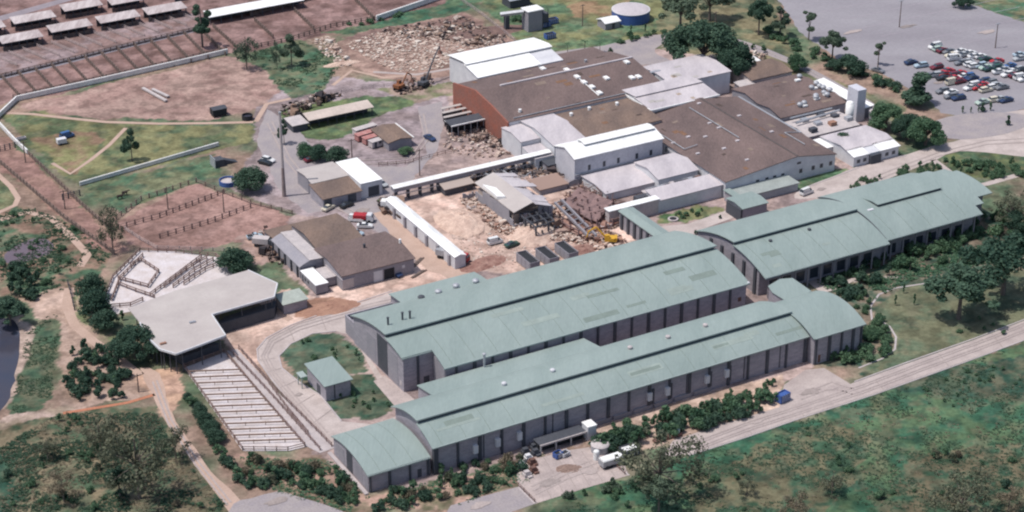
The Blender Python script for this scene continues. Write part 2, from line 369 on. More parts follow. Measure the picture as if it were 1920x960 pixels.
def sheet(name, px, m, lvl=1, k=1, amp=0.0, step=2.0):
    pts = [U(a, b) for a, b in px]; pts = smooth_loop(pts, k)
    if amp: pts = jag(pts, amp, step, len(px) + lvl)
    bm = bmesh.new(); vs = [bm.verts.new((*wxy(u, w), .02 * lvl)) for u, w in pts]; bm.faces.new(vs)
    bmesh.ops.triangulate(bm, faces=bm.faces); bmesh.ops.recalc_face_normals(bm, faces=bm.faces)
    for f in bm.faces:
        if f.normal.z < 0: f.normal_flip()
    e = bpy.data.meshes.new(name); bm.to_mesh(e); bm.free(); e.materials.append(m)
    o = bpy.data.objects.new(name, e); COL.objects.link(o); o['kind'] = 'structure'; return o
def ribbon(name, px, wd, m, lvl=1, h=0.0, closed=False, kind='structure'):
    """strip of width wd (m) along pixels on the ground, with height h"""
    pts = [Vector(U(a, b)) for a, b in px]; mb = MB(); Lf = []; Rt = []
    for i, p in enumerate(pts):
        d = ((pts[min(i + 1, len(pts) - 1)] - p).normalized() + (p - pts[max(i - 1, 0)]).normalized()).normalized()
        nrm = Vector((-d.y, d.x)) * wd / 2; Lf.append(p + nrm); Rt.append(p - nrm)
    for i in range(len(pts) - 1):
        a, b_, c, d = Lf[i], Rt[i], Rt[i + 1], Lf[i + 1]
        if h: mb.prism([(*a, 0), (*b_, 0), (*b_, h), (*a, h)], [(*d, 0), (*c, 0), (*c, h), (*d, h)])
        else:
            z = .02 * lvl; mb.add([(*a, z), (*b_, z), (*c, z), (*d, z)], [(0, 1, 2, 3)])
    o = mb.build(name, m)
    if kind: o['kind'] = kind
    return o
M_ROAD = mat('pale_road', alb(218, 204, 200), alb(192, 178, 174), .2, .9, 0, .2, .10)
M_ROAD2 = mat('grey_pink_road', alb(208, 194, 190), alb(186, 172, 170), .2, .9, 0, .2, .10)
M_ASPH = mat('car_park_asphalt', alb(172, 168, 175), alb(158, 153, 161), .07, .9, 0, .2, .10, (.35, 1, 1))
M_ASPHD = mat('dark_asphalt', alb(168, 160, 166), alb(184, 174, 174), .2, .9, 0, .2, .12)
M_YARD = mat('yard_concrete', alb(210, 194, 190), alb(182, 168, 166), .22, .9, 0, .2, .12)
M_TRACK = mat('dirt_track', alb(214, 186, 172), alb(200, 172, 158), .2, 1, 0, .1, .08)
M_PEN = mat('pen_floor_concrete', alb(238, 230, 234), alb(220, 208, 206), .3, .9, 0, .2, .1)
M_WATER = mat('pond_water', (.045, .05, .075, 1), (.06, .055, .07, 1), .08, .12, 0, .5, .05)
M_MUD = mat('muddy_water', alb(128, 112, 122), alb(116, 102, 112), .1, .35, 0, .4, .05)
sheet('car_park', [(1440,-30),(1500,60),(1570,110),(1660,140),(1740,185),(1765,212),(1830,222),(2060,175),(2060,75),(1920,42),(1850,18),(1700,-30)], M_ASPH, 1, 1, .5)
sheet('turning_circle', [(1745,232),(1800,215),(1900,212),(1935,228),(1890,250),(1800,262),(1750,250)], M_ASPHD, 4, 3)
sheet('main_road', [(1995,205),(1995,292),(1850,286),(1790,284),(1755,300),(1640,345),(1585,365),(1520,372),(1490,372),(1500,355),(1570,328),(1640,300),(1700,290),(1760,270),(1800,262),(1760,235),(1840,218)], M_ROAD, 2, 2)
sheet('round_road', [(1035,98),(1130,86),(1220,66),(1330,62),(1370,70),(1440,92),(1520,128),(1600,172),(1640,195),(1625,206),(1560,165),(1480,120),(1400,92),(1330,78),(1260,78),(1228,92),(1235,104),(1260,116),(1200,122),(1160,108),(1040,112)], M_ASPHD, 2, 2)
sheet('east_road', [(1240,858),(1262,826),(1340,800),(1480,758),(1540,742),(1600,718),(1700,682),(1830,636),(1990,575),(1990,612),(1830,670),(1640,738),(1500,783),(1400,818),(1290,853)], M_ROAD2, 2, 1)
sheet('loading_yard_east', [(1470,722),(1510,694),(1545,690),(1620,736),(1600,750),(1500,782),(1460,770)], M_ROAD2, 3, 1)
sheet('loading_yard', [(968,880),(1000,862),(1062,845),(1110,838),(1170,868),(1178,892),(1100,915),(1003,945),(972,915)], M_YARD, 3, 1)
sheet('south_road', [(820,990),(845,948),(900,932),(975,912),(1003,945),(960,960),(940,990)], M_ASPHD, 2, 1)
sheet('south_west_road', [(440,990),(438,945),(470,935),(520,922),(560,932),(640,958),(660,990)], M_ASPHD, 3, 2)
sheet('west_track', [(262,690),(300,700),(312,745),(330,790),(372,850),(405,895),(452,940),(450,990),(432,962),(400,920),(365,872),(330,820),(305,780),(285,740)], M_TRACK, 2, 2, .15)
sheet('ring_road', [(622,835),(575,792),(540,750),(508,710),(486,676),(484,655),(500,636),(545,612),(610,588),(680,566),(735,548),(762,575),(735,590),(700,600),(662,625),(680,650),(712,700),(748,745),(790,762),(792,785),(752,775),(735,752),(700,700),(676,655),(660,630),(630,621),(585,626),(545,645),(523,668),(528,690),(560,715),(600,740),(640,790),(700,796),(745,780),(740,800),(640,830)], M_ROAD, 2, 1)
sheet('hall_forecourt', [(700,715),(722,705),(760,735),(790,760),(770,770),(742,764)], M_YARD, 3, 1)
sheet('central_yard', [(480,262),(500,205),(560,240),(600,300),(705,312),(760,312),(800,290),(790,235),(785,200),(830,190),(835,228),(815,290),(770,340),(740,352),(722,400),(760,440),(810,485),(745,492),(715,440),(640,392),(575,400),(520,352)], M_ASPHD, 1, 1, .4)
sheet('demolition_road', [(700,400),(735,392),(760,430),(850,500),(905,520),(860,528),(800,505),(760,470)], M_TRACK, 3, 1, .3)
sheet('pond', [(-60,598),(0,596),(30,604),(38,640),(33,680),(22,730),(0,772),(-60,830)], M_WATER, 1, 3, .3)
sheet('muddy_pond', [(10,478),(40,455),(80,445),(100,458),(95,475),(50,490),(15,495)], M_MUD, 1, 3, .3)
sheet('lower_pen_floor', [(345,690),(422,660),(575,838),(540,846),(455,846)], M_PEN, 3, 1)
sheet('upper_pen_floor', [(196,562),(210,520),(262,470),(330,472),(405,482),(440,515),(380,545),(258,582),(215,590)], M_PEN, 3, 1)
sheet('race_floor', [(425,658),(445,655),(520,735),(628,840),(600,850),(572,836)], M_CONC, 4, 1)
sheet('garden_path', [(1498,516),(1514,508),(1532,526),(1568,534),(1606,518),(1610,523),(1566,544),(1540,550)], M_ROAD, 3, 1)
sheet('courtyard_path', [(1235,425),(1290,420),(1370,392),(1400,400),(1330,425),(1310,438),(1250,445)], M_ROAD, 3, 1)
sheet('blue_feed_lane', [(-40,150),(0,141),(120,112),(240,82),(372,52),(374,58),(240,90),(120,121),(0,150),(-40,160)], mat('bluish_lane_gravel', alb(170,166,178), None, .3, .95), 2, 1)
sheet('gravel_lane', [(-60,42),(0,30),(150,-12),(260,-40),(300,-40),(130,2),(0,40),(-60,58)], mat('lane_gravel', alb(170,160,168), None, .3, .95), 2, 1)
def path(name, px, wd, m=None, lvl=2): return ribbon(name, px, wd, m or M_TRACK, lvl)
path('dirt_path', [(10,212),(60,214),(130,222),(200,229),(300,232),(400,231),(475,229)], 1.6)
path('dirt_path', [(236,240),(205,272),(170,300),(132,326),(98,306)], 1.3)
path('dirt_path', [(-10,322),(20,350),(34,372),(28,385),(-10,402)], 1.6)
path('dirt_path', [(0,412),(50,398),(95,408),(130,440),(165,478),(150,500)], 2.2)
path('dirt_path', [(130,540),(125,575),(140,610),(175,640),(215,668),(262,704)], 2.6)
path('dirt_path', [(545,600),(480,560),(430,530)], 2.0)
path('dirt_path', [(545,185),(500,195),(480,228)], 1.6)
path('dirt_path', [(624,160),(660,132),(720,146),(760,142)], 1.4)
path('dirt_path', [(700,135),(780,140),(850,128)], 1.6, M_ROAD2)
path('dirt_path', [(118,775),(180,765),(240,755),(290,740)], 1.1, mat('red_clay', alb(206,140,112), None, .5, 1))
path('garden_edging', [(1635,600),(1632,575),(1648,552),(1680,540),(1745,530)], .5, M_CONC)
path('garden_edging', [(1645,598),(1668,612),(1680,632),(1678,655),(1655,672),(1610,690)], .5, M_CONC)
path('garden_path', [(1700,520),(1640,520),(1600,528)], 1.0, M_ROAD)
path('park_path', [(1750,300),(1790,330),(1830,348),(1850,345),(1920,325),(1990,300)], 2.2, M_ROAD)
M_TY = mat('tyre_worn_surface', alb(198, 184, 181), alb(186, 172, 170), .6, .9, 0, .2, .12); M_JT = mat('concrete_joint', alb(180, 167, 164), None, .6, .9)
def offs(px, d):
    out = []
    for i, (a, b) in enumerate(px):
        c, e = px[min(i + 1, len(px) - 1)], px[max(i - 1, 0)]; n_ = math.hypot(c[0] - e[0], c[1] - e[1]) or 1
        out.append((a + (c[1] - e[1]) / n_ * -d, b + (c[0] - e[0]) / n_ * d))
    return out
for cl, ds in (([(1300,838),(1400,800),(1500,768),(1620,728),(1740,682),(1850,642),(1960,598)], (-7, -3, 4, 8)), ([(610,815),(560,758),(515,706),(496,668),(510,640),(560,614),(620,596),(700,575),(740,566)], (-6, -1, 5)),
               ([(1600,352),(1680,320),(1760,290),(1850,268),(1960,262)], (-4, 3)), ([(290,715),(318,790),(370,870),(430,945)], (-4, 4)), ([(1000,920),(1060,890),(1120,868)], (-8, 0, 9)), ([(1500,745),(1560,722),(1600,735)], (-5, 5)), ([(1240,90),(1320,70),(1400,84),(1500,124),(1600,180)], (-2, 3)), ([(505,230),(540,300),(600,372),(700,420)], (-5, 4)), ([(790,215),(800,260),(770,300),(660,306)], (-4, 4))):
    for d in ds: ribbon('tyre_track', offs(cl, d), .42, M_TY, 6)
for k in range(7): x = 1010 + k * 24; ribbon('concrete_joint', [(x - 16, 858 - k * 3), (x + 24, 935 - k * 8)], .14, M_JT, 5)
for a, b in (((486,676),(516,672)),((498,700),(530,690)),((520,730),(556,714)),((550,764),(590,740)),((582,798),(622,768)),((540,612),(552,640)),((600,590),(612,620)),((660,572),(676,602)),((1400,803),(1412,816)),((1500,772),(1512,786)),((1640,712),(1656,730)),((1760,664),(1778,686)),((1860,626),(1880,652))): ribbon('concrete_joint', [a, b], .16, M_JT, 5)
def blot(px, py, ru, rw, m, sd):
    u, w = U(px, py); rd = random.Random(sd); pts = [(u + ru * math.cos(i * .42) * rd.uniform(.6, 1.2), w + rw * math.sin(i * .42) * rd.uniform(.6, 1.2)) for i in range(15)]
    mb = MB().add([(a, b, .13 + .004 * (sd % 5)) for a, b in pts], [tuple(range(15))]); o = mb.build('ground_stain', m); o['kind'] = 'structure'
for k, (x, y, a, b) in enumerate(((1030,905,2.5,1.5),(1110,885,2,1.2),(1520,735,2.6,1.6),(1560,728,1.6,1),(560,740,1.2,.8),(1420,792,2,.7),(680,395,2.2,1.5),(600,290,2,1.4),(520,250,2.4,1.6),(1820,110,3,1.2),(1760,155,2,1),(1600,60,4,1.4),(1700,50,4,1.2),(1850,60,4,1.6),(1540,355,1.6,.9),(900,948,2.5,1.2),(520,940,3,1.4))): blot(x, y, a, b, M_TY if k % 2 else M_JT, k)
# kerbs (real steps) along the concrete roads
def kerb(px, m=M_CONC): return ribbon('kerb', px, .35, m, 1, .13)
kerb([(1602,716),(1700,680),(1830,634),(1985,575)]); kerb([(1290,855),(1400,820),(1500,785),(1640,740),(1830,672),(1985,614)])
kerb([(622,835),(575,792),(540,750),(508,710),(484,676),(482,655),(500,634),(545,610),(610,586),(680,564),(735,546)])
kerb([(640,790),(600,741),(560,716),(528,690),(523,668),(545,645),(585,626),(630,621)])
kerb([(972,915),(1003,945)]); kerb([(1500,356),(1570,330),(1640,302),(1700,292)]); kerb([(1150,868),(1180,892)])
# faint bay lines in the car park
mb = MB()
for j in range(9):
    (a, b), (c, d) = (1500 + j * 38, 8 + j * 15), (1800 + j * 26, -8 + j * 13)
    p, q2 = U(a, b), U(a + 260, b - 55)
    mb.bar((*p, .03), (*q2, .03), .25, .01)
o = mb.build('bay_marking', mat('worn_line_paint', alb(186, 176, 186), None, .3)); o['kind'] = 'structure'
# ================= the long green-roofed halls =================
def shells(r, lf, line, wr, u0, u1, over=.5, step=.75, ov_r=None):
    """two curved shells that meet in a step (clerestory, its shade put into dark paint) at w = wr"""
    ov_r = over if ov_r is None else ov_r
    front = cut(line, line[0][0], wr); back = cut(line, wr - .35, line[-1][0])
    n = len(back) - 1; back = [(w, z + step * (1 - i / n) ** 1.3 + .02) for i, (w, z) in enumerate(back)]
    l = extend(front, over)[:-1]
    MB().sheet('u', l, u0 - over, u1 + ov_r, .22).build('roof', M_GREEN, r)
    l = extend(back, over)[1:]
    MB().sheet('u', l, u0 - over, u1 + ov_r, .22).build('roof', M_GREEN, r)
    B(u0, u1, wr - .05, wr + .1, at(line, wr) - .6, at(line, wr) + step - .22).build('clerestory', M_DARK, r)  # dark paint carries the shade on the camera side of the step
    B(u0 - over, u1 + ov_r, wr - .47, wr - .36, at(line, wr) + step - .3, at(line, wr) + step + .06).build('ridge_flashing', M_GREENB, r)
def gutter(r, u0, u1, w, z, m=None): return B(u0, u1, w - .16, w, z - .3, z + .02).build('gutter', m or M_GREENB, r)
def columns(r, us, w, z0, z1, wd=.55, dp=.35, m=None):
    for i, u in enumerate(us):
        ww = wd * (1.35 if i % 2 else .9)
        B(u - ww / 2, u + ww / 2, w - dp, w, z0, z1).build('column', m or M_DARK, r)

# ---- front hall ----
LA = arc(342.7, 7.4, 362.2, 7.4, 2.3)
A = root('green_roofed_hall', 'longest green curved roof hall nearest the east road, grey panel wall over the loading yard', 'building', 225, 352)
wallpart(A, 'u', LA, 174.4, 276.2, M_WALLG, .24)
shells(A, None, LA, 349.9, 174.0, 276.2, .55, .95, .1)
back = [(362.2, 7.38), (366, 6.7), (370.0, 6.0)]
wallpart(A, 'u', back, 184.2, 229.0, M_WALLG, .24); roofpart(A, 'u', back, 184.2, 229.0, M_GREEN, .2, .35, ext=False)
gutter(A, 173.6, 276.3, 342.15, 7.2)
columns(A, [180.0 + i * 5.62 for i in range(18)], 342.7, 0, 7.0)
B(173.9, 175.0, 342.3, 343.3, 0, 7.0).build('column', M_DARK, A)
for u in (184.3, 190.0, 195.6, 230.5, 235.5, 246.7, 252.3):
    v = B(u - .55, u + .55, 341.9, 342.7, 2.6, 4.6).build('ventilator', M_WHITEW, A)
    B(u + .8, u + 1.5, 342.5, 342.72, 1.2, 5.2).build('duct', M_DARK, A)
for u in (186.5, 204.4, 214.0, 241.0, 257.5, 268.0):
    B(u, u + .25, 342.62, 342.75, .5, 6.6).build('wall_joint', M_DARK, A)
for i in range(9):                                         # low concrete upstand under the panels
    B(198 + i * 5.6 + .4, 198 + (i + 1) * 5.6 - .4, 342.3, 342.7, 0, 1.1).build('upstand', M_WALLL, A)
for px, py, m in ((945, 728, M_WHITEW), (1036, 703, M_WHITEW), (1181, 660, M_CREAM), (1252, 640, M_CREAM), (1322, 618, M_CREAM)):
    u, w = U(px, py, 9.3); z = at(LA, w) + .3
    MB().cyl(u, w, z - .3, z + .7, .55, 10).dome(u, w, z + .7, .65, .35).build('roof_vent', m, A)
u, w = U(908, 668, 9.0); MB().cyl(u, w, 0, 9.6, .3, 8).dome(u, w, 9.6, .5, .3).build('flue', M_STEEL, A)
for w in (365, 367.5): win(A, 'L', w - .6, w + .6, 184.2, 1, 3, M_WHITEW, 'door')

wing = arc(340.3, 7.5, 359.6, 7.3, 2.25)
AW = root('green_roofed_wing', 'curved green roof wing at the east end of the longest hall, facing the garden', 'building', 284, 350)
wallpart(AW, 'u', wing, 276.5, 291.0, M_WALLG, .24)
roofpart(AW, 'u', wing, 276.3, 291.2, M_GREEN, .22, .45, .28)
gutter(AW, 276.3, 291.6, 339.8, 7.6)
columns(AW, [277.0, 281.0, 284.7, 288.2, 290.7], 340.3, 0, 7.3)
win(AW, 'F', 277.9, 278.6, 340.3, .3, 2.4, M_RUST, 'door')

LB0 = arc(343.2, 4.9, 361.0, 4.9, 1.35)
A0 = root('green_roofed_annex', 'low green curved roof block at the west end of the longest hall, beside the pens', 'building', 166, 352)
wallpart(A0, 'u', LB0, 158.2, 173.4, M_WALLG, .24)
roofpart(A0, 'u', LB0, 158.2, 172.9, M_GREEN, .22, .4)
gutter(A0, 157.8, 173.2, 342.65, 4.75)
columns(A0, [158.6, 163.3, 168.3, 172.8], 343.2, 0, 4.6, .4)
win(A0, 'F', 170.2, 171.2, 343.2, .1, 2.2, M_DARK, 'door')
win(A0, 'L', 351.2, 354.2, 158.2, .3, 5.2, M_DARK, 'louvre'); win(A0, 'L', 343.6, 345, 158.2, .2, 4.2, M_WALLL, 'panel')
win(A0, 'L', 355.5, 359.5, 158.2, 1.0, 4.2, M_WALLL, 'panel'); win(A0, 'L', 346.2, 350, 158.2, 1.0, 4.6, M_WALLL, 'panel')
B(157.0, 157.9, 342.6, 362, 0, .35).build('footing', M_CONC, A0)

# ---- middle hall ----
LB = arc(371.4, 8.0, 404.8, 8.0, 3.0, 20)
Bh = root('green_roofed_hall', 'widest green curved roof hall in the middle, grey panel wall above the inner roofs', 'building', 232, 388)
wallpart(Bh, 'u', cut(LB, 377.6, 404.8), 184.2, 192.2, M_WALLG, .24); wallpart(Bh, 'u', LB, 192.2, 278.4, M_WALLG, .24)
wr = 386.2
bk = cut(LB, wr - .35, 404.8); n = len(bk) - 1; bk = [(w, z + 1.0 * (1 - i / n) ** 1.3 + .02) for i, (w, z) in enumerate(bk)]
MB().sheet('u', extend(bk, .5)[1:], 183.6, 279.0, .22).build('roof', M_GREEN, Bh)
MB().sheet('u', extend(cut(LB, 371.4, wr), .5)[:-1], 191.6, 279.0, .22).sheet('u', extend(cut(LB, 377.6, wr), .4)[:-1], 183.6, 191.6, .22).build('roof', M_GREEN, Bh)
B(183.9, 278.4, wr - .05, wr + .1, at(LB, wr) - .6, at(LB, wr) + .78).build('clerestory', M_DARK, Bh)  # step face coloured dark to hold its shade
B(183.6, 279.0, wr - .47, wr - .36, at(LB, wr) + .7, at(LB, wr) + 1.06).build('ridge_flashing', M_GREENB, Bh)
MB().sheet('w', [(278.5, 8.0), (279.1, 8.0)], 370.9, 371.6, .2).build('gutter_end', M_WHITEW, Bh)
gutter(Bh, 191.4, 279.0, 370.9, 7.8); gutter(Bh, 183.6, 191.4, 377.1, at(LB, 377.6) - .25)
columns(Bh, [195 + i * 4.9 for i in range(17)], 371.4, 0, 7.6)
B(229, 278, 370.7, 371.4, 0, 1.0).build('plinth', M_WALLL, Bh)
columns(Bh, [188.0], 377.6, 0, 9.3); B(192.0, 192.4, 371.6, 377.4, 0, 8).build('side_panel', M_WALLL, Bh)
win(Bh, 'L', 386.0, 391.5, 184.2, .3, 9.6, M_DARK, 'recess'); win(Bh, 'L', 378.6, 379.6, 184.2, 1.2, 2.4, M_CREAM, 'sign_board')
win(Bh, 'L', 392.5, 397.5, 184.2, .4, 7.2, M_WALLL, 'panel'); win(Bh, 'L', 380.5, 385.5, 184.2, .4, 8.2, M_WALLL, 'panel')
win(Bh, 'F', 276.0, 277.0, 371.4, 3.0, 4.2, M_RUST, 'vent'); win(Bh, 'F', 189.5, 191, 377.6, .2, 2.8, M_DARK, 'door')
an = [(405.0, 7.9), (408.5, 7.6), (412.0, 7.1)]
wallpart(Bh, 'u', an, 198.0, 221.4, M_WALLG, .24); roofpart(Bh, 'u', an, 197.8, 221.6, M_GREEN, .2, .35, ext=False)
for px, py in ((790, 560), (822, 549), (855, 538), (892, 529)):
    u, w = U(px, py, 8.2); z = 7.7
    MB().cyl(u, w, z - .3, z + .9, .7, 10).dome(u, w, z + .9, .95, .6).build('turbine_vent', M_DARK if px == 790 else M_STEEL, Bh)
for px, py in ((728, 620), (755, 610), (769, 608)):
    u, w = U(px, py, 10.0); z = at(LB, w)
    MB().cyl(u, w, z, z + 2.5, .26, 8).cyl(u, w, z + 2.5, z + 2.7, .36, 8).build('flue', M_DARK, Bh)
# roofless service deck at the back-left corner
dk = B(184.6, 197.6, 405.2, 410.6, 0, 3.6).build('service_deck', M_WALLL, Bh)
MB().box(184.6, 197.6, 410.3, 410.7, 3.6, 5.2).box(184.6, 185.0, 405.2, 410.3, 3.6, 5.2).build('parapet', M_WALLG, dk)
MB().box(188, 190.5, 406.4, 408.4, 3.62, 5).box(193, 194.2, 407, 409, 3.62, 4.8).build('condenser', M_STEEL, dk)
MB().box(190.9, 192.3, 406, 408, 3.62, 4.4).cyl(196, 407.4, 3.62, 5.4, .6).build('pump', M_DARK, dk)

# ---- far halls ----
LC = arc(373.2, 6.9, 403.9, 6.9, 3.0, 20)
C1 = root('green_roofed_hall', 'green curved roof hall across the gap from the widest hall, with deep front verandah', 'building', 305, 388)
wallpart(C1, 'u', cut(LC, 376.0, 403.9), 285.7, 325.6, M_WALLG, .24); shells(C1, None, LC, 387.5, 285.6, 325.6, .4, .95, .0)
gutter(C1, 285.2, 325.6, 372.75, 6.7)
for i in range(10): B(287 + i * 4.2, 287.3 + i * 4.2, 373.6, 373.9, 0, 6.7).build('verandah_post', M_WALLL, C1)
for i in range(8): win(C1, 'F', 289 + i * 4.4, 291.6 + i * 4.4, 376.0, .8, 3.6, M_GLASS)
for i in range(5): B(285.3, 285.7, 377 + i * 5, 378 + i * 5, 0, 7.4).build('column', M_DARK, C1)
for px, py in ((1444, 455), (1517, 434)):
    u, w = U(px, py, 9.3); MB().cyl(u, w, 9.1, 10, .4, 8).dome(u, w, 10, .55, .3).build('roof_vent', M_DARK, C1)
LC2 = arc(374.6, 7.2, 404.2, 7.2, 3.0, 20)
C2 = root('green_roofed_hall', 'easternmost green roof hall with stepped corners and a raised monitor strip', 'building', 345, 388)
wallpart(C2, 'u', cut(LC2, 377.2, 404.2), 325.9, 358.2, M_WALLG, .24); wallpart(C2, 'u', cut(LC2, 381.5, 398.5), 358.2, 365, M_WALLG, .24)
MB().sheet('u', extend(LC2, .4), 325.7, 358.6, .22).sheet('u', cut(LC2, 377.3, 401.0), 358.6, 361.6, .22).sheet('u', cut(LC2, 380.0, 398.6), 361.6, 365.4, .22).sheet('u', cut(LC2, 380.0, 395), 365.4, 366.9, .22).build('roof', M_GREEN, C2)
gutter(C2, 325.7, 358.6, 374.15, 7.0)
mon = [(386.4, at(LC2, 386.4) + .8), (389.0, at(LC2, 389) + .7), (393.5, at(LC2, 393.5) + .06)]
mo = MB().sheet('u', mon, 332.0, 354.2, .16).build('raised_monitor', M_GREEN, C2)
B(332.2, 354.0, 386.6, 386.8, at(LC2, 386.6) - .2, at(LC2, 386.6) + .62).build('monitor_louvre', M_DARK, mo)
MB().prism_u([(386.7, at(LC2, 386.7)), (386.7, at(LC2, 386.7) + .6), (392, at(LC2, 392) + .05)], 332.1, 332.3).build('monitor_end', M_DARK, mo)
MB().prism_u([(w, z + .05) for w, z in LC2] + [(w, z - .1) for w, z in LC2[::-1]], 325.62, 325.9).build('expansion_joint', M_DARK, C2)
for i in range(8): B(328 + i * 4.1, 328.3 + i * 4.1, 375.0, 375.3, 0, 7).build('verandah_post', M_WALLL, C2)
for i in range(6): win(C2, 'F', 329 + i * 4.6, 331.6 + i * 4.6, 377.2, .8, 3.6, M_GLASS)
u, w = U(1632, 395, 9.8); B(u - .9, u + .9, w - .4, w + .4, 9.6, 10.2).build('roof_hatch', M_WHITEW, C2)

# ---- green-roofed links ----
def flat_px(name, label, px, z, th, mr, mw, cat='building', inset=.35, group=None, base=0.0, wall=True):
    pts = [U(a, b, z) for a, b in px]; cu = sum(p[0] for p in pts) / len(pts); cw = sum(p[1] for p in pts) / len(pts)
    r = root(name, label, cat, cu, cw, base, group)
    MB().poly(pts, z - th, z).build('roof', mr, r)
    if wall:
        q = [(cu + (a - cu) * (1 - inset / 6), cw + (b - cw) * (1 - inset / 6)) for a, b in pts]
        MB().poly(q, base, z - th - .01).build('wall', mw, r)
    return r
r = flat_px('covered_link', 'green roofed link between the far halls and the longest hall, by the garden path', [(1440,536),(1462,523),(1486,521),(1522,546),(1477,566),(1448,548)], 6.2, .2, M_GREEN, M_WALLG)
lk = [(275.9, 5.1), (278, 5.5), (280.1, 5.1)]
r = bld('covered_walkway', 'narrow green roofed walkway running from the white hall to the widest green hall', 'w', 405.6, 427.6, lk, M_GREEN, M_WALLL)
for i in range(7): B(275.5, 275.9, 406.4 + i * 3.2, 407.4 + i * 3.2, 0, 4.7).build('column', M_DARK, r)
r = bld('green_canopy', 'small square green roof canopy beside the courtyard garden', 'u', 307.6, 315.8, [(414, 4.0), (417.8, 4.5), (421.6, 4.0)], M_GREEN, M_WALLG)
B(306.9, 307.5, 414, 421, 0, 3.6).build('screen_wall', M_DARK, r)
r = bld('link_wall', 'low grey link between the green canopy and the brown roofed factory', 'u', 311.0, 312.6, [(421.9, 3.3), (427.6, 3.3)], M_GREEN, M_WALLG)

# ---- small green hut ----
r = root('green_roofed_hut', 'small green roofed plant hut standing alone in the round lawn', 'building', 169.5, 388)
hl = [(382.9, 4.4), (393.4, 4.9)]
wallpart(r, 'u', hl, 166.4, 172.8, M_WALLG); roofpart(r, 'u', hl, 166.4, 172.8, M_GREEN, .2, .5)
win(r, 'L', 386, 388, 166.4, 0, 2.6, M_DARK, 'door'); win(r, 'F', 168.5, 168.8, 382.9, .2, 4, M_DARK, 'downpipe')
MB().box(163.6, 165.3, 390.8, 393.6, 3.1, 3.25).box(163.8, 164, 391, 391.2, 0, 3.1).box(163.8, 164, 393.2, 393.4, 0, 3.1).build('porch', M_GREENB, r)

# ================= pale cattle-yard shade roof =================
E1 = root('cattle_yard_shelter', 'large pale grey bent shade roof on posts over the stock pens', 'shelter', 152, 428)
rp = [(240,578),(330,545),(465,507),(520,532),(514,557),(397,590),(423,629),(330,664),(300,655),(276,632),(262,605)]
pts = [U(a, b, 6) for a, b in rp]
MB().poly(pts, 5.85, 6.1).build('roof', M_GREYROOF, E1)
e = MB()
for i in (2, 3, 4, 5, 6, 7, 8, 9):
    a, b = pts[i], pts[(i + 1) % len(pts)]; e.bar((*a, 5.7), (*b, 5.7), .3, .5)
e.build('fascia', M_WHITEW, E1)
for i, (a, b) in enumerate([(0,1),(1,2),(3,4),(4,5),(6,7),(7,8),(8,9),(9,10)]):
    for t in (.1, .5, .9):
        u = pts[a][0] + (pts[b][0] - pts[a][0]) * t; w = pts[a][1] + (pts[b][1] - pts[a][1]) * t
        cu, cw = 153, 428; u += (cu - u) * .04; w += (cw - w) * .04
        MB().cyl(u, w, 0, 5.85, .14, 6).build('post', M_DARK, E1)
MB().poly([(p[0] + (152 - p[0]) * .25, p[1] + (428 - p[1]) * .25) for p in [pts[0], pts[6], pts[7], pts[9]]], 0, 2.2).build('shade_block', M_DARK, E1)  # solid dark block, paints in the shaded interior under the roof
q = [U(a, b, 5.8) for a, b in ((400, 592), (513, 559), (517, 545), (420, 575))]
MB().poly(q, 0, 3.0).build('shade_strip', M_DARK, E1)  # dark strip under the front edge, shade put into its colour
for px, py, m in ((361, 605, M_STEEL), (306, 645, M_BED)):
    u, w = U(px, py, 6.1); B(u - .8, u + .8, w - .3, w + .3, 6.1, 6.5).build('roof_hatch', m, E1)

# ================= brown-roofed factory group =================
r = root('brown_roofed_factory', 'broad brown twin-gable factory with white front wall and small windows', 'building', 331, 455)
L1 = [(311.9, 5.3), (336.6, 7.8), (350.6, 5.4)]
wallpart(r, 'w', L1, 428.6, 478.0, M_WHITEW); roofpart(r, 'w', L1, 428.6, 478.0, M_BROWN, .18, .35)
MB().box(336.35, 336.85, 428.4, 478, 7.72, 7.9).build('ridge_capping', mat('dark_ridge', (.10, .085, .085, 1), None, .5, .9), r)
MB().box(350.7, 351.3, 446, 478, 5.15, 5.5).build('gutter', M_STEEL, r)
for px, py in ((1412,336),(1430,332),(1444,328),(1459,324),(1492,315),(1515,309),(1532,306),(1548,301)):
    u, w = U(px, py, 2.6); win(r, 'F', u - .55, u + .55, 428.6, 2.0, 3.3)
win(r, 'F', 336.8, 338.2, 428.6, 5.0, 5.7)
for px, py in ((1310,200),(1385,222),(1446,250),(1330,234),(1347,243),(1322,256),(1357,278),(1382,267),(1308,283),(1290,254),(1400,300),(1262,262)):
    u, w = U(px, py, 6.6); z = at(L1, u); B(u - .5, u + .7, w - .4, w + .4, z - .1, z + .3).build('skylight', M_PALE, r)
r = root('brown_roofed_hall', 'brown roofed hall with the red brick gable wall facing the stock frames', 'building', 304, 511)
L2 = [(491.2, 7.6), (511.0, 10.4), (524.4, 8.0)]
wallpart(r, 'u', L2, 276.6, 333.0, M_WHITEW); roofpart(r, 'u', L2, 276.9, 333.0, M_BROWN, .18, .1)
g = MB().prism_u([(490.6, 0), (490.6, 7.7), (500.5, 9.6), (511, 10.9), (525.2, 8.3), (525.2, 0)], 276.0, 276.55).build('brick_gable', M_BRICK, r)
B(285, 333, 510.8, 511.5, 10.35, 10.75).build('ridge_capping', M_PALE, r)
for k, (px, py) in enumerate(((1082,147),(1095,154),(1110,160),(1124,168),(1137,146),(1175,121),(1197,141),(1185,143),(1063,136),(1018,126))):
    u, w = U(px, py, 9.5); z = at(L2, min(w, 524)); MB().box(u - .7, u + .7, w - 1.1, w + 1.1, z, z + .55).build('roof_vent', M_WHITE, r)
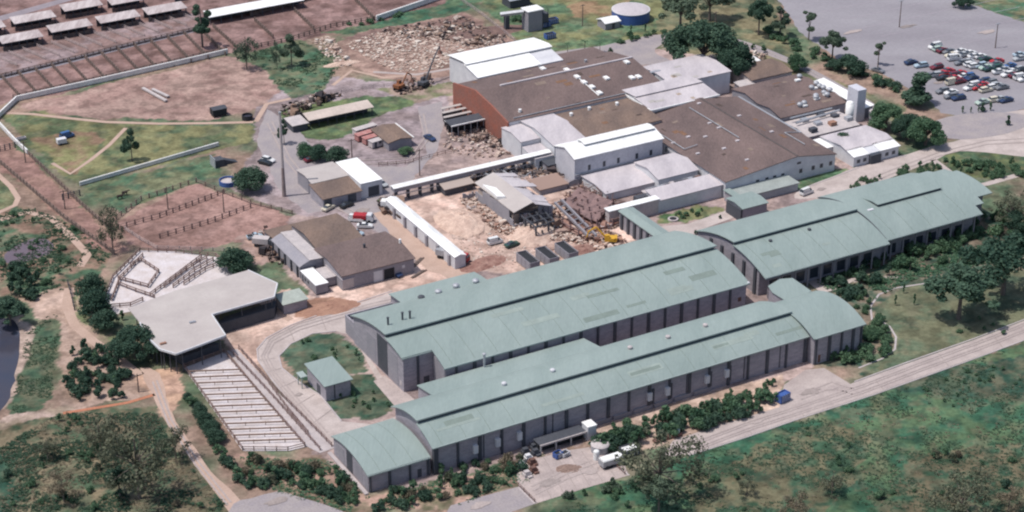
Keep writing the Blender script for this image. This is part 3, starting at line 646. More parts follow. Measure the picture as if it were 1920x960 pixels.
for px, py, m in ((975, 205, M_WHITE), (1012, 122, M_STEEL), (1098, 118, M_STEEL)):
    u, w = U(px, py, 9.0); z = at(L2, min(max(w, 491.3), 524)); MB().cyl(u, w, z, z + .9, .5).build('roof_fan', m, r)
L2b = [(524.6, 7.4), (533.4, 6.6)]
r = bld('brown_lean_to', 'narrow brown lean-to roof behind the brick gabled hall, beside the round road', 'u', 302, 332, L2b, M_BROWN, M_CREAM)
r = root('brown_roofed_store', 'lower tan-brown roofed store between the brick gabled hall and the white monitor hall', 'building', 306, 481)
L3 = [(471.8, 6.9), (481, 7.9), (490.6, 6.9)]
wallpart(r, 'u', L3, 292.2, 318.2, M_CREAM); roofpart(r, 'u', L3, 292.2, 318.2, M_BROWNB, .18, .3)
for px, py in ((1071, 212), (1157, 192), (1105, 200)):
    u, w = U(px, py, 8.2); z = at(L3, min(max(w, 472), 490)); MB().cyl(u, w, z, z + .8, .5).dome(u, w, z + .8, .6, .3).build('roof_vent', M_WHITE, r)
r = root('white_hall', 'white roofed hall with a stepped monitor behind the red brick gable', 'building', 301, 535)
L4 = [(526.2, 7.9), (536, 9.4), (545.5, 8.2)]
wallpart(r, 'u', L4, 285.6, 316.6, M_WHITEW)
roofpart(r, 'u', cut(L4, 526.2, 534.6), 285.6, 308, M_WHITE, .18, .4); roofpart(r, 'u', cut(L4, 534.2, 545.5), 285.6, 316.6, M_WHITE, .18, .4, .55)
B(285.7, 316.4, 534.0, 534.3, 8.9, 9.6).build('monitor_louvre', M_STEEL, r)
r = root('pale_roofed_store', 'pale flat-gabled store at the back by the big fig tree', 'building', 346, 500)
L5 = [(492.8, 7.3), (501, 8.0), (509.4, 7.3)]
wallpart(r, 'u', L5, 336.0, 358.2, M_WHITEW); roofpart(r, 'u', L5, 336.0, 358.2, M_PALE, .18, .3)
u, w = U(1225, 136, 7.6); B(u - 2.5, u + 2.5, w - .6, w + .6, 7.3, 7.95).build('roof_slot', M_STEEL, r)
r = root('pale_roofed_store', 'pale stepped roof store with white edges lying across the brown roofs', 'building', 331, 486)
L5b = [(478.4, 7.5), (487.0, 8.3), (495, 7.7)]
wallpart(r, 'u', L5b, 319.0, 343.4, M_WHITEW); roofpart(r, 'u', cut(L5b, 478.4, 487.4), 319.0, 343.4, M_PALE, .18, .3); roofpart(r, 'u', cut(L5b, 487, 495), 319, 343.4, M_PALE, .18, .2, .4)
MB().box(318.4, 343.8, 477.7, 478.05, 7.1, 7.6).box(318.3, 318.6, 477.9, 495, 7.2, 7.75).build('white_gutter', M_WHITE, r)
r = root('white_annex', 'white annex with two dark windows and lavender roof between brick gable and monitor hall', 'building', 284, 482)
L6 = [(471.4, 6.6), (483, 8.0), (491.0, 7.2)]
wallpart(r, 'u', L6, 281.0, 291.8, M_WHITEW); roofpart(r, 'u', L6, 281.0, 291.8, M_PALE, .18, .3)
L6b = [(479.6, 6.1), (485.5, 7.0), (491.2, 6.3)]
wallpart(r, 'u', L6b, 274.4, 280.9, M_WHITEW); roofpart(r, 'u', L6b, 274.4, 280.6, M_PALE, .18, .2)
wl = [(471.6, 3.6), (479.4, 4.6)]; wallpart(r, 'u', wl, 274.6, 280.8, M_WHITEW, name='front_wall'); roofpart(r, 'u', wl, 274.6, 280.7, M_PALE, .12, .1, name='front_roof', ext=False)
for u in (276.0, 278.6): win(r, 'F', u, u + .8, 471.6, .9, 2.6)
r = root('white_monitor_hall', 'tall white hall with a raised ridge monitor beside the demolition ground', 'building', 295, 463)
L7 = [(457.4, 8.3), (462.8, 9.9), (468.2, 8.3)]
wallpart(r, 'u', L7, 279.4, 309.4, mat('lavender_white_wall', (.54, .53, .57, 1), (.46, .455, .50, 1), .3, .8)); roofpart(r, 'u', L7, 279.4, 309.4, M_WHITE, .18, .35)
roofpart(r, 'u', [(461.2, 10.1), (463.2, 10.45), (465.2, 10.1)], 285, 309.0, M_WHITE, .14, .1, name='ridge_monitor')
B(285, 309, 461.5, 464.9, 9.5, 9.95).build('monitor_wall', M_STEEL, r)
for px, py in ((1103,314),(1132,308),(1159,302),(1188,290),(1215,284),(1242,276)):
    u, w = U(px, py, 4.2); win(r, 'F', u - .45, u + .45, 457.4, 3.6, 5.3)
B(279.5, 309.3, 457.0, 457.4, 3.0, 3.2).build('band', M_STEEL, r)
r = bld('pale_low_shed', 'low pale shed directly under the long wall of the monitor hall', 'u', 281.5, 301, [(443.6, 2.5), (449.5, 3.2), (456.6, 2.8)], M_PALE, M_WHITEW)
r = bld('pale_low_shed', 'square lavender roofed shed beside the brown twin-gable factory', 'u', 297.6, 311.0, [(441.2, 4.3), (447, 5.6), (453.6, 4.6)], M_PALE, M_WHITEW)
win(r, 'F', 300.0, 300.9, 441.2, .6, 2.4)
r = bld('pale_low_shed', 'long pale lean-to behind the white courtyard wall', 'u', 290.2, 311.6, [(429.9, 4.0), (436.2, 4.5)], M_PALE, M_WHITEW)
r = bld('brown_service_strip', 'narrow strip of pipes and dark boxes between the pale sheds', 'u', 292, 311.2, [(437.0, 2.0), (440.8, 2.0)], M_CREAM, M_WALLG)
for k, (u, w, a, b, h, m) in enumerate(((293, 437.5, 1.6, 1.4, 1.4, M_DARK), (296, 438.6, 2.2, 1.4, 1.0, M_STEEL), (299.5, 437.6, 1.2, 1.2, 1.9, M_CREAM), (302, 438.8, 2.6, 1.0, 1.2, M_DARK), (306, 437.6, 1.4, 1.6, 1.6, M_STEEL), (309, 438.4, 1.6, 1.4, 1.2, M_RUST))):
    B(u, u + a, w, w + b, 2.02, 2.0 + h).build('roof_unit', m, r)
MB().tube((292.5, 440.4, 2.6), (311, 440.4, 2.8), .18).tube((292.5, 437.2, 2.4), (311, 437.2, 2.6), .14).build('pipe', M_STEEL, r)
one('roof_water_tank', 'small dark rectangular tank on posts beside the pale sheds', 'tank', B(286.5, 290.5, 435.2, 437.2, 1.2, 3.2).box(286.8, 287.1, 435.4, 435.7, 0, 1.2).box(289.9, 290.2, 435.4, 435.7, 0, 1.2).box(286.8, 287.1, 436.7, 437, 0, 1.2).box(289.9, 290.2, 436.7, 437, 0, 1.2), M_DARK)
r = bld('white_capped_wall', 'narrow white capped wall ending above the green walkway', 'u', 273.8, 290.0, [(429.6, 4.7), (431.6, 4.7)], M_WHITE, M_CREAM)
M_PLINTH = mat('green_grey_render', (.36, .38, .40, 1), (.33, .35, .37, 1), .3, .9)
r = bld('low_green_store', 'low grey-green flat store along the foot of the brown factory wall', 'u', 313.5, 333.0, [(422.6, 2.6), (428.2, 2.7)], mat('grey_green_flat_roof', alb(180,188,186), None, .3, .8), M_PLINTH)
# industrial roofs to the right, with vents and tower
r = root('brown_plant_room', 'brown roofed plant building crowded with round roof fans, beside the white tower', 'building', 365, 471)
L9 = [(458.8, 5.0), (464.5, 6.2), (470.8, 5.4), (477.5, 6.4), (484.4, 5.2)]
wallpart(r, 'u', L9, 353.2, 377.6, M_WALLL); roofpart(r, 'u', L9, 353.2, 377.6, M_BROWN, .18, .3)
for px, py in ((1499,142),(1508,190),(1500,193),(1530,179),(1530,181),(1545,173),(1551,176),(1547,150),(1568,150),(1571,164),(1557,158),(1522,160)):
    u, w = U(px, py, 6.8); w = min(max(w, 459.5), 484); u = min(max(u, 354), 377.0); z = at(L9, w)
    MB().cyl(u, w, z - .1, z + .7, .55, 10).dome(u, w, z + .7, .95, .75).build('roof_fan', M_STEEL, r)
for px, py in ((1510,195),(1533,184),(1550,177),(1497,152),(1560,155)):
    u, w = U(px, py, 6.2); w = min(max(w, 459.5), 484); u = min(u, 375.5); z = at(L9, w); B(u - 1.3, u + .5, w - .7, w + .5, z, z + .5).build('white_duct', M_WHITE, r)
one('white_tower', 'tall white rectangular tower at the corner of the fan-covered plant room', 'tower',
    B(378.0, 381.2, 453.6, 458.6, 0, 10.5), mat('tower_panel', (.55, .55, .60, 1), (.5, .5, .56, 1), .3, .7))
t_ = root('storage_silo', 'slim white silo standing beside the white tower', 'silo', 374.4, 452.6)
MB().cyl(374.4, 452.6, .8, 7.6, 1.25, 16).dome(374.4, 452.6, 7.6, 1.25, .7, 16).build('body', M_WHITE, t_, True)
for k in range(4): MB().cyl(374.4 + math.cos(k * 1.57) * .9, 452.6 + math.sin(k * 1.57) * .9, 0, .9, .12, 6).build('leg', M_STEEL, t_)
t_ = root('water_tank', 'squat grey tank between the white tower and the dark trees', 'tank', 384.0, 452)
MB().cyl(384.0, 452, 0, 3.4, 1.9, 18).build('body', M_STEEL, t_); MB().dome(384.0, 452, 3.4, 2.0, .5, 18).build('lid', M_CREAM, t_)
r = bld('engine_shed', 'grey machinery shed between the brown factory and the silo, open side full of ducts', 'u', 354.0, 372.8, [(446.0, 3.4), (451.5, 4.2), (457.9, 3.6)], M_CREAM, M_WALLG)
for k, (u, w, m) in enumerate(((356, 447, M_DARK), (360, 450, M_STEEL), (364, 448, M_BED), (368, 452, M_DARK), (370.5, 448.5, M_STEEL), (358, 454, M_STEEL), (365, 455, M_DARK))):
    B(u, u + 2.2, w, w + 1.8, 3.8, 4.9).build('roof_unit', m, r)
MB().tube((354.5, 453, 5.1), (372, 454.5, 5.1), .35).tube((355, 456.4, 5.3), (371, 457, 5.0), .3).build('duct', M_STEEL, r)
r = bld('white_awning_shed', 'long white roofed awning between the fan plant and the tree strip', 'w', 455, 480, [(381.8, 3.6), (385.4, 3.9)], M_WHITE, M_WALLL)
r = bld('brown_workshop', 'reddish-brown roofed workshop at the back beside the curved road', 'u', 364.5, 380, [(489.5, 4.2), (495.5, 5.0), (501, 4.4)], M_BROWNB, M_CREAM)
r = bld('white_workshop', 'white roofed open store behind the reddish-brown workshop', 'u', 369, 377, [(503, 3.8), (509, 4.1)], M_WHITE, M_WALLL)
r = bld('cluttered_shed', 'small pale shed with clutter between the pale store and the brown workshop', 'u', 359.5, 364.5, [(485.5, 3.0), (492, 3.5)], M_CREAM, M_WALLL)
# white offices by the main road
r = root('white_office', 'white low gabled office with dark porch beside the main road', 'building', 365, 434)
Lo = [(427.6, 3.4), (434.0, 4.8), (443.6, 3.8)]
wallpart(r, 'u', Lo, 356.8, 373.4, M_WHITEW); roofpart(r, 'u', cut(Lo, 431.0, 443.6), 356.8, 373.6, M_PALE, .16, .3); roofpart(r, 'u', cut(Lo, 427.6, 431), 356.8, 362, M_WHITE, .16, .3); roofpart(r, 'u', cut(Lo, 427.6, 431), 366.5, 373.6, M_WHITE, .16, .3)
B(362.4, 366.2, 426.6, 427.5, 0, 2.8).build('porch', M_DARK, r)
for u in (358, 360.3, 368.5, 371): win(r, 'F', u, u + 1.2, 427.6, 1.0, 2.1)
r = bld('white_annex', 'narrow white annex behind the office, half hidden by a round tree', 'u', 353.6, 360, [(437.8, 2.9), (443.5, 3.2)], M_WHITE, M_WHITEW)

# repaired sheets, flashings and pipe runs on the old roofs
def patches(r, axis, line, a0, a1, n, ms, seed, dz=.0, smin=1.0, smax=4.0):
    rd = random.Random(seed); lo, hi = line[0][0] + .6, line[-1][0] - 2.2
    for i in range(n):
        c = rd.uniform(lo, hi); wd = rd.uniform(.5, 2.0); a = rd.uniform(a0 + .5, a1 - 4); l = rd.uniform(smin, smax)
        mb = MB().sheet(axis, [(c, at(line, c) + .035 + dz), (min(c + wd, hi + 2), at(line, min(c + wd, hi + 2)) + .035 + dz)], a, a + l, .03); mb.build('roof_patch', ms[i % len(ms)], r)
PT = [mat('rusty_sheet', alb(150, 116, 96), None, .6, .9, 0, .2, .2), mat('newer_sheet', alb(156, 138, 128), None, .4, .8, 0, .2, .1), mat('darker_sheet', alb(104, 90, 86), None, .4, .9, 0, .2, .15)]
GP = [mat('faded_green_sheet', alb(176, 190, 184), None, .3, .6, 0, .3, .06), mat('grimy_green_sheet', alb(150, 165, 158), None, .3, .6, 0, .3, .08)]
WP = [mat('grimy_white_sheet', alb(206, 200, 196), None, .4, .7, 0, .3, .1), mat('rust_streaked_sheet', alb(200, 180, 164), None, .4, .7, 0, .3, .1)]
by = {o.get('label', ''): o for o in COL.objects}
def L_of(t): return [o for l, o in by.items() if t in l][0]
patches(L_of('twin-gable factory with'), 'w', L1, 429, 477, 16, PT, 1); patches(L_of('brick gable wall facing'), 'u', L2, 278, 331, 18, PT, 2); patches(L_of('tan-brown roofed store between'), 'u', L3, 293, 317, 6, PT, 3, 0, 1, 2.5)
patches(L_of('crowded with round roof fans'), 'u', L9, 354, 376, 8, PT, 4); patches(A, 'u', cut(LA, 343.5, 349), 176, 274, 9, GP, 5, .0, 3, 12); patches(Bh, 'u', cut(LB, 372, 385), 195, 276, 10, GP, 6, 0, 3, 12)
patches(C1, 'u', cut(LC, 374, 386.5), 287, 322, 4, GP, 7, 0, 2, 8); patches(L_of('flat-gabled store at the back'), 'u', L5, 337, 355, 5, WP, 8); patches(L_of('stepped roof store'), 'u', cut(L5b, 478.4, 486.9), 320, 340, 4, WP, 9)
def laps(r, line, a0, a1, st):
    mb = MB(); u = a0
    while u < a1: mb.sheet('u', [(w, z + .03) for w, z in line], u, u + .11, .03); u += st
    mb.build('lap_seams', GP[1], r)
laps(A, cut(LA, 342.5, 349.2), 176, 275, 6.1); laps(Bh, cut(LB, 371.4, 385.4), 194, 277, 6.1); laps(C1, cut(LC, 373.2, 386.8), 288, 324, 6.1); laps(C2, cut(LC2, 375, 385.8), 329, 357, 6.1); laps(A0, LB0, 161, 172, 4)
def piperun(r, pts, rr=.14, m=None, name='pipe'):
    mb = MB()
    for a, b in zip(pts[:-1], pts[1:]): mb.tube(a, b, rr)
    return mb.build(name, m or M_STEEL, r)
f = L_of('twin-gable factory with')
piperun(f, [(313.5, 476, 5.9), (313.5, 452, 5.9), (318, 452, 6.35)]); piperun(f, [(330, 474, 7.5), (330, 448, 7.5)]); piperun(f, [(350.2, 446, 5.7), (345, 446, 6.7), (345, 436, 6.7)])
f = L_of('brick gable wall facing'); piperun(f, [(279, 492.2, 8.0), (331, 492.2, 8.0)], .16); piperun(f, [(310, 494, 8.3), (310, 508, 10.2)], .14, M_WHITE)

# ================= west yard =================
r = root('white_office', 'white flat fronted workshop with two dark roller doors and tan roofs', 'building', 218, 487)
J1 = [(478.2, 3.2), (487.0, 4.1)]; J1b = [(487.2, 4.3), (492, 4.9), (497.6, 4.3)]
wallpart(r, 'u', J1, 209.8, 221.6, M_WALLG); roofpart(r, 'u', J1, 209.8, 221.6, M_BROWNB, .15, .3)
wallpart(r, 'u', J1b, 210.6, 221.6, M_WALLL); roofpart(r, 'u', J1b, 210.6, 221.6, M_GREYROOF, .15, .3)
wallpart(r, 'u', [(479, 4.7), (495.5, 4.9)], 221.9, 228.6, M_WHITEW, name='front_block'); roofpart(r, 'u', [(479, 4.8), (495.5, 5.0)], 221.9, 228.6, M_WHITE, .15, .1)
win(r, 'F', 224.2, 227.6, 479, .2, 3.2, M_DARK, 'roller_door'); win(r, 'F', 217.4, 220.0, 478.2, .2, 2.7, M_DARK, 'roller_door')
win(r, 'F', 213.5, 215.5, 478.2, 1, 2.2, M_WALLL, 'panel'); win(r, 'F', 210.1, 212.4, 478.2, .2, 2.8, M_DARK, 'roller_door')
r = root('brown_roofed_shed', 'large tan-brown gabled shed with an open black doorway in its long grey wall', 'building', 203, 439)
K1 = [(431.4, 4.4), (440.0, 5.6), (448.6, 4.6)]
wallpart(r, 'u', K1, 193.6, 214.4, M_WALLL); roofpart(r, 'u', K1, 193.6, 214.4, M_BROWN, .16, .35)
win(r, 'F', 205.6, 208.6, 431.4, .1, 3.1, M_BLACK, 'doorway'); win(r, 'F', 202.6, 205.2, 431.4, .1, 3.2, M_WHITEW, 'door')
win(r, 'F', 210.9, 211.7, 431.4, 2.2, 3.0, M_WHITEW, 'window')
for px, py, m in ((683, 461, M_DARK), (750, 452, M_WHITE)):
    u, w = U(px, py, 6); z = at(K1, min(max(w, 431.5), 448.5)); MB().cyl(u, w, z, z + 1.1, .35).build('roof_vent', m, r)
r = root('brown_roofed_shed', 'tan-brown shed behind, widening towards the brown paddock', 'building', 199, 457)
K2 = [(448.9, 4.2), (457, 5.4), (465.6, 4.4)]
wallpart(r, 'u', K2, 194.6, 208.0, M_WALLL); roofpart(r, 'u', K2, 194.6, 208.0, M_BROWNB, .16, .3)
r = root('barrel_roofed_bay', 'pale curved roof bay with grey ribbed side, left of the tan-brown sheds', 'building', 191, 453)
Kb = arc(186.8, 3.4, 193.4, 4.4, .8, 6)
wallpart(r, 'w', Kb, 443, 461.5, M_WALLL); roofpart(r, 'w', [(189.8, 4.75), (193.4, 4.5)], 443, 461.5, M_CREAM, .15, .2, .12)
roofpart(r, 'w', cut(Kb, 186.8, 189.8), 443, 461.5, M_WALLL, .15, .1, name='ribbed_side')
for k in range(5): B(186.4, 186.8, 444 + k * 4, 444.5 + k * 4, 0, 3.3).build('column', M_DARK, r)
r = bld('brown_lean_to', 'dark brown lean-to at the paddock end of the tan sheds', 'u', 188.0, 199, [(462.4, 3.2), (469.0, 2.6)], M_BROWNB, M_WALLG)
r = root('long_open_shed', 'long cream roofed shed with a black open front beside the turning lane', 'shed', 241, 535)
Ls = [(531.6, 3.0), (535.6, 3.7)]
MB().sheet('u', extend(Ls, .3), 229.6, 251.6, .15).build('roof', mat('cream_roof', alb(232, 215, 205), None, .2, .7), r)
B(229.9, 251.2, 535.2, 535.6, 0, 3.5).build('back_wall', M_DARK, r)
for k in range(8): B(230 + k * 3, 230.2 + k * 3, 531.7, 531.9, 0, 2.8).build('post', M_DARK, r)
r = bld('flat_roofed_shed', 'pale flat shed with clutter left of the long open shed', 'u', 224.4, 229.2, [(531.5, 2.4), (537.5, 2.6)], M_CREAM, M_DARK)
r = bld('brown_roofed_store', 'small brown roofed store with white edging beside the red containers', 'w', 505, 516.5, [(243.6, 2.8), (247.4, 3.5), (251.2, 2.9)], M_BROWNB, M_WALLL)
B(251.6, 251.9, 504.6, 516.8, 2.6, 3.0).build('white_gutter', M_WHITE, r)
# stock frames beside the brick gable (covered races)
for k, (x0, y0, x1, y1) in enumerate(((827,203,878,193),(829,211,884,200),(829,218,898,208),(836,228,900,212))):
    (u0, w0), (u1, w1) = U(x0, y0, 3), U(x1, y1, 3); w = (w0 + w1) / 2
    r = root('covered_cattle_race', '%s of the four covered races beside the red brick gable' % ('rearmost', 'second from the back', 'second from the front', 'foremost and longest')[k], 'race', (u0 + u1) / 2, w, 0, 'covered races beside the brick gable')
    B(u0, u1, w - .6, w + .7, 2.85, 3.0).build('roof', M_GREYROOF if k < 3 else M_WHITE, r)
    B(u0, u1, w - .55, w - .45, .3, 1.6).build('side_boards', M_DARK, r)
    for j in range(5): B(u0 + .2 + (u1 - u0 - .6) * j / 4, u0 + .4 + (u1 - u0 - .6) * j / 4, w - .5, w - .35, 0, 2.85).build('post', M_DARK, r)
r = root('dark_open_shelter', 'white edged open shelter in dark shade under the brick gable', 'shelter', 270, 496)
(u0, w0), (u1, w1) = U(843, 233, 4), U(903, 217, 4)
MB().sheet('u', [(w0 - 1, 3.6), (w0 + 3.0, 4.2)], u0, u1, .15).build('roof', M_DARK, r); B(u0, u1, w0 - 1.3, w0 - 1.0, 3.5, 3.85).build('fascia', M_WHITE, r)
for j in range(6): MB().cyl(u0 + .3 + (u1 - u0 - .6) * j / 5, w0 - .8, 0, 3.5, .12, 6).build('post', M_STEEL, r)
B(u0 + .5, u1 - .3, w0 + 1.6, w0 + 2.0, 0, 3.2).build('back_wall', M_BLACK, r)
# galleries
r = root('conveyor_gallery', 'long raised white gallery on posts running from the yard to the monitor hall', 'conveyor', 255, 473)
B(229.2, 280.0, 472.4, 474.4, 3.0, 4.4).build('body', M_WALLL, r); MB().sheet('u', [(472.1, 4.4), (473.4, 4.75), (474.7, 4.4)], 228.8, 280.4, .12).build('roof', M_WHITE, r)
for k in range(14): B(230 + k * 3.8, 230.3 + k * 3.8, 472.5, 474.3, 0, 3.0).build('trestle', M_DARK, r)
B(229.5, 279.5, 471.9, 472.1, 2.2, 2.4).build('pipe', M_STEEL, r)
r = root('white_gallery', 'long narrow white walled gallery running down beside the demolition ground', 'building', 226, 450)
wallpart(r, 'w', [(224.6, 3.7), (226.2, 4.2), (227.8, 3.7)], 427.6, 468.6, M_WHITEW); roofpart(r, 'w', [(224.6, 3.7), (226.2, 4.2), (227.8, 3.7)], 427.6, 468.6, M_WHITE, .12, .2)
B(228.0, 228.6, 450, 466, 0, 2.2).build('lean_to', M_DARK, r)
for k in range(6): B(224.1, 224.55, 430 + k * 6.5, 431 + k * 6.5, 0, 3.2).build('buttress', M_WALLL, r)
M_BARN = mat('streaked_barn_roof', alb(226, 214, 214), alb(188, 172, 172), .5, .6, 0, .3, .12, (1, .2, 1))
# barns at top left
def barn(px0, px1, label, open_=True):
    (x0, y0), (x1, y1) = px0, px1; (u0, wa), (u1, wb) = U(x0, y0, 3), U(x1, y1, 3); w = (wa + wb) / 2
    r = root('cattle_shelter', label, 'shelter', (u0 + u1) / 2, w, 0, 'white roofed cattle shelters in the far feedlot')
    MB().sheet('u', [(w - .3, 3.0), (w + 5.8, 3.5)], u0, u1, .15).build('roof', M_BARN, r)
    B(u0 + .3, u1 - .3, w + 5.0, w + 5.3, 0, 2.9).build('shade_backing', M_DARK, r); B(u0 + .3, u1 - .3, w + .6, w + .8, 0, 1.2).build('front_rail', M_TIMB, r)  # full-height dark backing paints in the shadow below the roof
    for j in range(6):
        for q_ in (0, 5.2): B(u0 + .4 + (u1 - u0 - 1) * j / 5, u0 + .65 + (u1 - u0 - 1) * j / 5, w + q_, w + q_ + .25, 0, 2.95).build('post', M_DARK, r)
fr = ['first', 'second', 'third', 'fourth', 'fifth', 'sixth']
for k, (a, b) in enumerate((((5,83),(80,66)),((98,62),(172,45)),((190,45),(262,28)),((278,28),(350,13)))):
    barn(a, b, '%s shelter from the left in the nearer row of the far feedlot' % fr[k])
for k, (a, b) in enumerate((((-52,62),(10,48)),((28,46),(104,29)),((122,22),(192,7)),((210,10),(270,-3)))):
    barn(a, b, '%s shelter from the left in the rear row of the far feedlot' % fr[k])
(u0, w), (u1, _) = U(392, 33, 3), U(560, -8, 3)
r = root('long_feed_shelter', 'very long white roofed shelter right of the tall bushy tree in the feedlot', 'shelter', (u0 + u1) / 2, w)
MB().sheet('u', [(w, 3.0), (w + 5.5, 3.7)], u0, u1, .15).build('roof', M_WHITE, r); B(u0, u1, w + 5, w + 5.3, 0, 3).build('back_wall', M_DARK, r)
for j in range(10): B(u0 + .4 + (u1 - u0 - 1) * j / 9, u0 + .65 + (u1 - u0 - 1) * j / 9, w + .2, w + .45, 0, 2.95).build('post', M_DARK, r)
u0, w = U(345, 3, 3); one('feed_trough_wall', 'dark wall strip at the top edge behind the feedlot shelters', 'wall', B(u0, u0 + 28, w + 9, w + 9.6, 0, 2.2), M_DARK)
# blue tank, white hut, tower building in the far field
u, w = U(1191, 41); w += 3
t_ = root('water_tank', 'big round blue water tank with pale lid in the far field', 'tank', u, w)
MB().cyl(u, w, 0, 3.6, 6.6, 40).build('body', M_BLUE, t_, False); MB().cyl(u, w, 3.6, 3.8, 6.7, 40).build('rim', M_WHITEW, t_); MB().dome(u, w, 3.8, 6.4, .5, 40).build('lid', M_PALE, t_, True)
u, w = U(1150, 54)
r = bld('white_hut', 'small white roofed hut left of the big blue tank', 'u', u - 3.2, u + 2.6, [(w, 2.6), (w + 2.6, 3.4), (w + 5.2, 2.6)], M_WHITE, M_WALLL)
win(r, 'F', u - .5, u + .5, w, .2, 2.1, M_DARK, 'door')
u, w = U(1005, 58)
r = root('process_tower', 'white boxy process building on steel frame, blue skips at its foot', 'building', u, w)
B(u - 3, u + 2.5, w, w + 4.5, 0, 7.2).build('body', M_WALLL, r); B(u - 3.3, u + 3, w - .3, w + 4.8, 7.2, 7.5).build('roof', M_WHITE, r)
B(u + 2.55, u + 5, w, w + 4, 2.5, 5.5).build('machinery', M_DARK, r); MB().tube((u - 10, w + 7, 5.5), (u - 3, w + 3, 6.6), .9).build('incline', M_STEEL, r)
for a, b in ((2.7, .3), (4.8, .3), (4.8, 3.7), (2.7, 3.7)): B(u + a, u + a + .2, w + b, w + b + .2, 0, 6.8).build('post', M_DARK, r)
B(u - 9, u - 7.5, w + 5, w + 6.5, 0, 5).build('support', M_DARK, r)
u, w = U(980, 12)
r = bld('grey_feed_bunker', 'long grey roofed bunker behind the white process building', 'u', u - 5, u + 3, [(w, 3), (w + 3, 3.6), (w + 6, 3)], M_STEEL, M_DARK)
# portable buildings
def cabin(px, py, L_, W_2, h, ang, label, mr=None, mw=None, group=None, name='portable_cabin', cat='cabin'):
    u, w = U(px, py); r = root(name, label, cat, u, w, 0, group); r.rotation_euler[2] = ANG + rad(ang); ORG[r.name] = (0, 0, 0)
    B(-L_ / 2, L_ / 2, -W_2 / 2, W_2 / 2, .3, h).build('wall', mw or M_WALLL, r); B(-L_ / 2 - .15, L_ / 2 + .15, -W_2 / 2 - .15, W_2 / 2 + .15, h, h + .15).build('roof', mr or M_GREYROOF, r)
    B(-L_ / 2 + .1, L_ / 2 - .1, -W_2 / 2 + .2, W_2 / 2 - .2, 0, .3).build('base', M_DARK, r)
    B(-L_ / 2 + .8, -L_ / 2 + 1.6, -W_2 / 2 - .06, -W_2 / 2, .35, 2.2).build('door', M_DARK, r)
    for k in range(2): B(-L_ / 2 + 2.4 + k * 1.8, -L_ / 2 + 3.3 + k * 1.8, -W_2 / 2 - .06, -W_2 / 2, 1.2, 2.0).build('window', M_GLASS, r)
    return r
cabin(590, 537, 9.5, 3.4, 2.8, -90, 'white roofed portable cabin nearest the pale shade roof', M_WHITE)
cabin(612, 528, 6.0, 3.0, 2.6, -90, 'small grey portable cabin squeezed between two longer ones', M_CREAM)
cabin(638, 528, 10.0, 3.2, 3.0, -90, 'long cream portable cabin beside the brown gabled shed', M_PALE, M_CREAM)
cabin(683, 527, 7.2, 2.8, 2.6, 0, 'low white roofed cabin below the grey wall of the brown gabled shed', M_PALE, M_CREAM)
r = bld('garden_hut', 'small pale green hut with flat front between shade roof and brown mound', 'u', *(lambda a: (a[0] - 2.8, a[0] + 3.6))(U(552, 585)), (lambda w: [(w, 3.0), (w + 5, 3.4)])(U(552, 585)[1]), mat('pale_green_roof', alb(196, 204, 196), None, .3, .7), M_WALLG)
cabin(583, 508, 5, 3.2, 2.5, -70, 'small dark roofed cabin behind the white roofed cabin', M_DARK, M_WALLG)
# ================= repeats: helper =================
def children(o): return list(o.children)
def place_copy(src, u, w, ang=0, z=0.0, label=None, group=None, scale=1.0):
    """copy a thing and each of its parts and sub-parts (shared mesh data)"""
    r = src.copy(); COL.objects.link(r); x, y = wxy(u, w); r.location = (x, y, z); r.rotation_euler = (0, 0, ANG + rad(ang)); r.scale = (scale,) * 3
    for c in children(src):
        d = c.copy(); COL.objects.link(d); d.parent = r
        for e in children(c):
            f = e.copy(); COL.objects.link(f); f.parent = d
    if label: r['label'] = label
    if group: r['group'] = group
    return r
def proto(name, label, cat, group=None):
    r = root(name, label, cat, 0, 0, 0, group); return r
USED = set()
def first_or_copy(src, *a, **k):
    if src.name in USED: return place_copy(src, *a, **k)
    USED.add(src.name); u, w = a[0], a[1]; x, y = wxy(u, w)
    src.location = (x, y, k.get('z', 0.0)); src.rotation_euler = (0, 0, ANG + rad(k.get('ang', 0)))
    s = k.get('scale', 1.0); src.scale = (s,) * 3
    if k.get('label'): src['label'] = k['label']
    if k.get('group'): src['group'] = k['group']
    return src
def ordinal(n):
    w = ['first', 'second', 'third', 'fourth', 'fifth', 'sixth', 'seventh', 'eighth', 'ninth', 'tenth', 'eleventh', 'twelfth', 'thirteenth',
         'fourteenth', 'fifteenth', 'sixteenth', 'seventeenth', 'eighteenth', 'nineteenth', 'twentieth']
    n += 1; return w[n - 1] if n <= len(w) else '%d%s' % (n, {1: 'st', 2: 'nd', 3: 'rd'}.get(n % 10, 'th'))

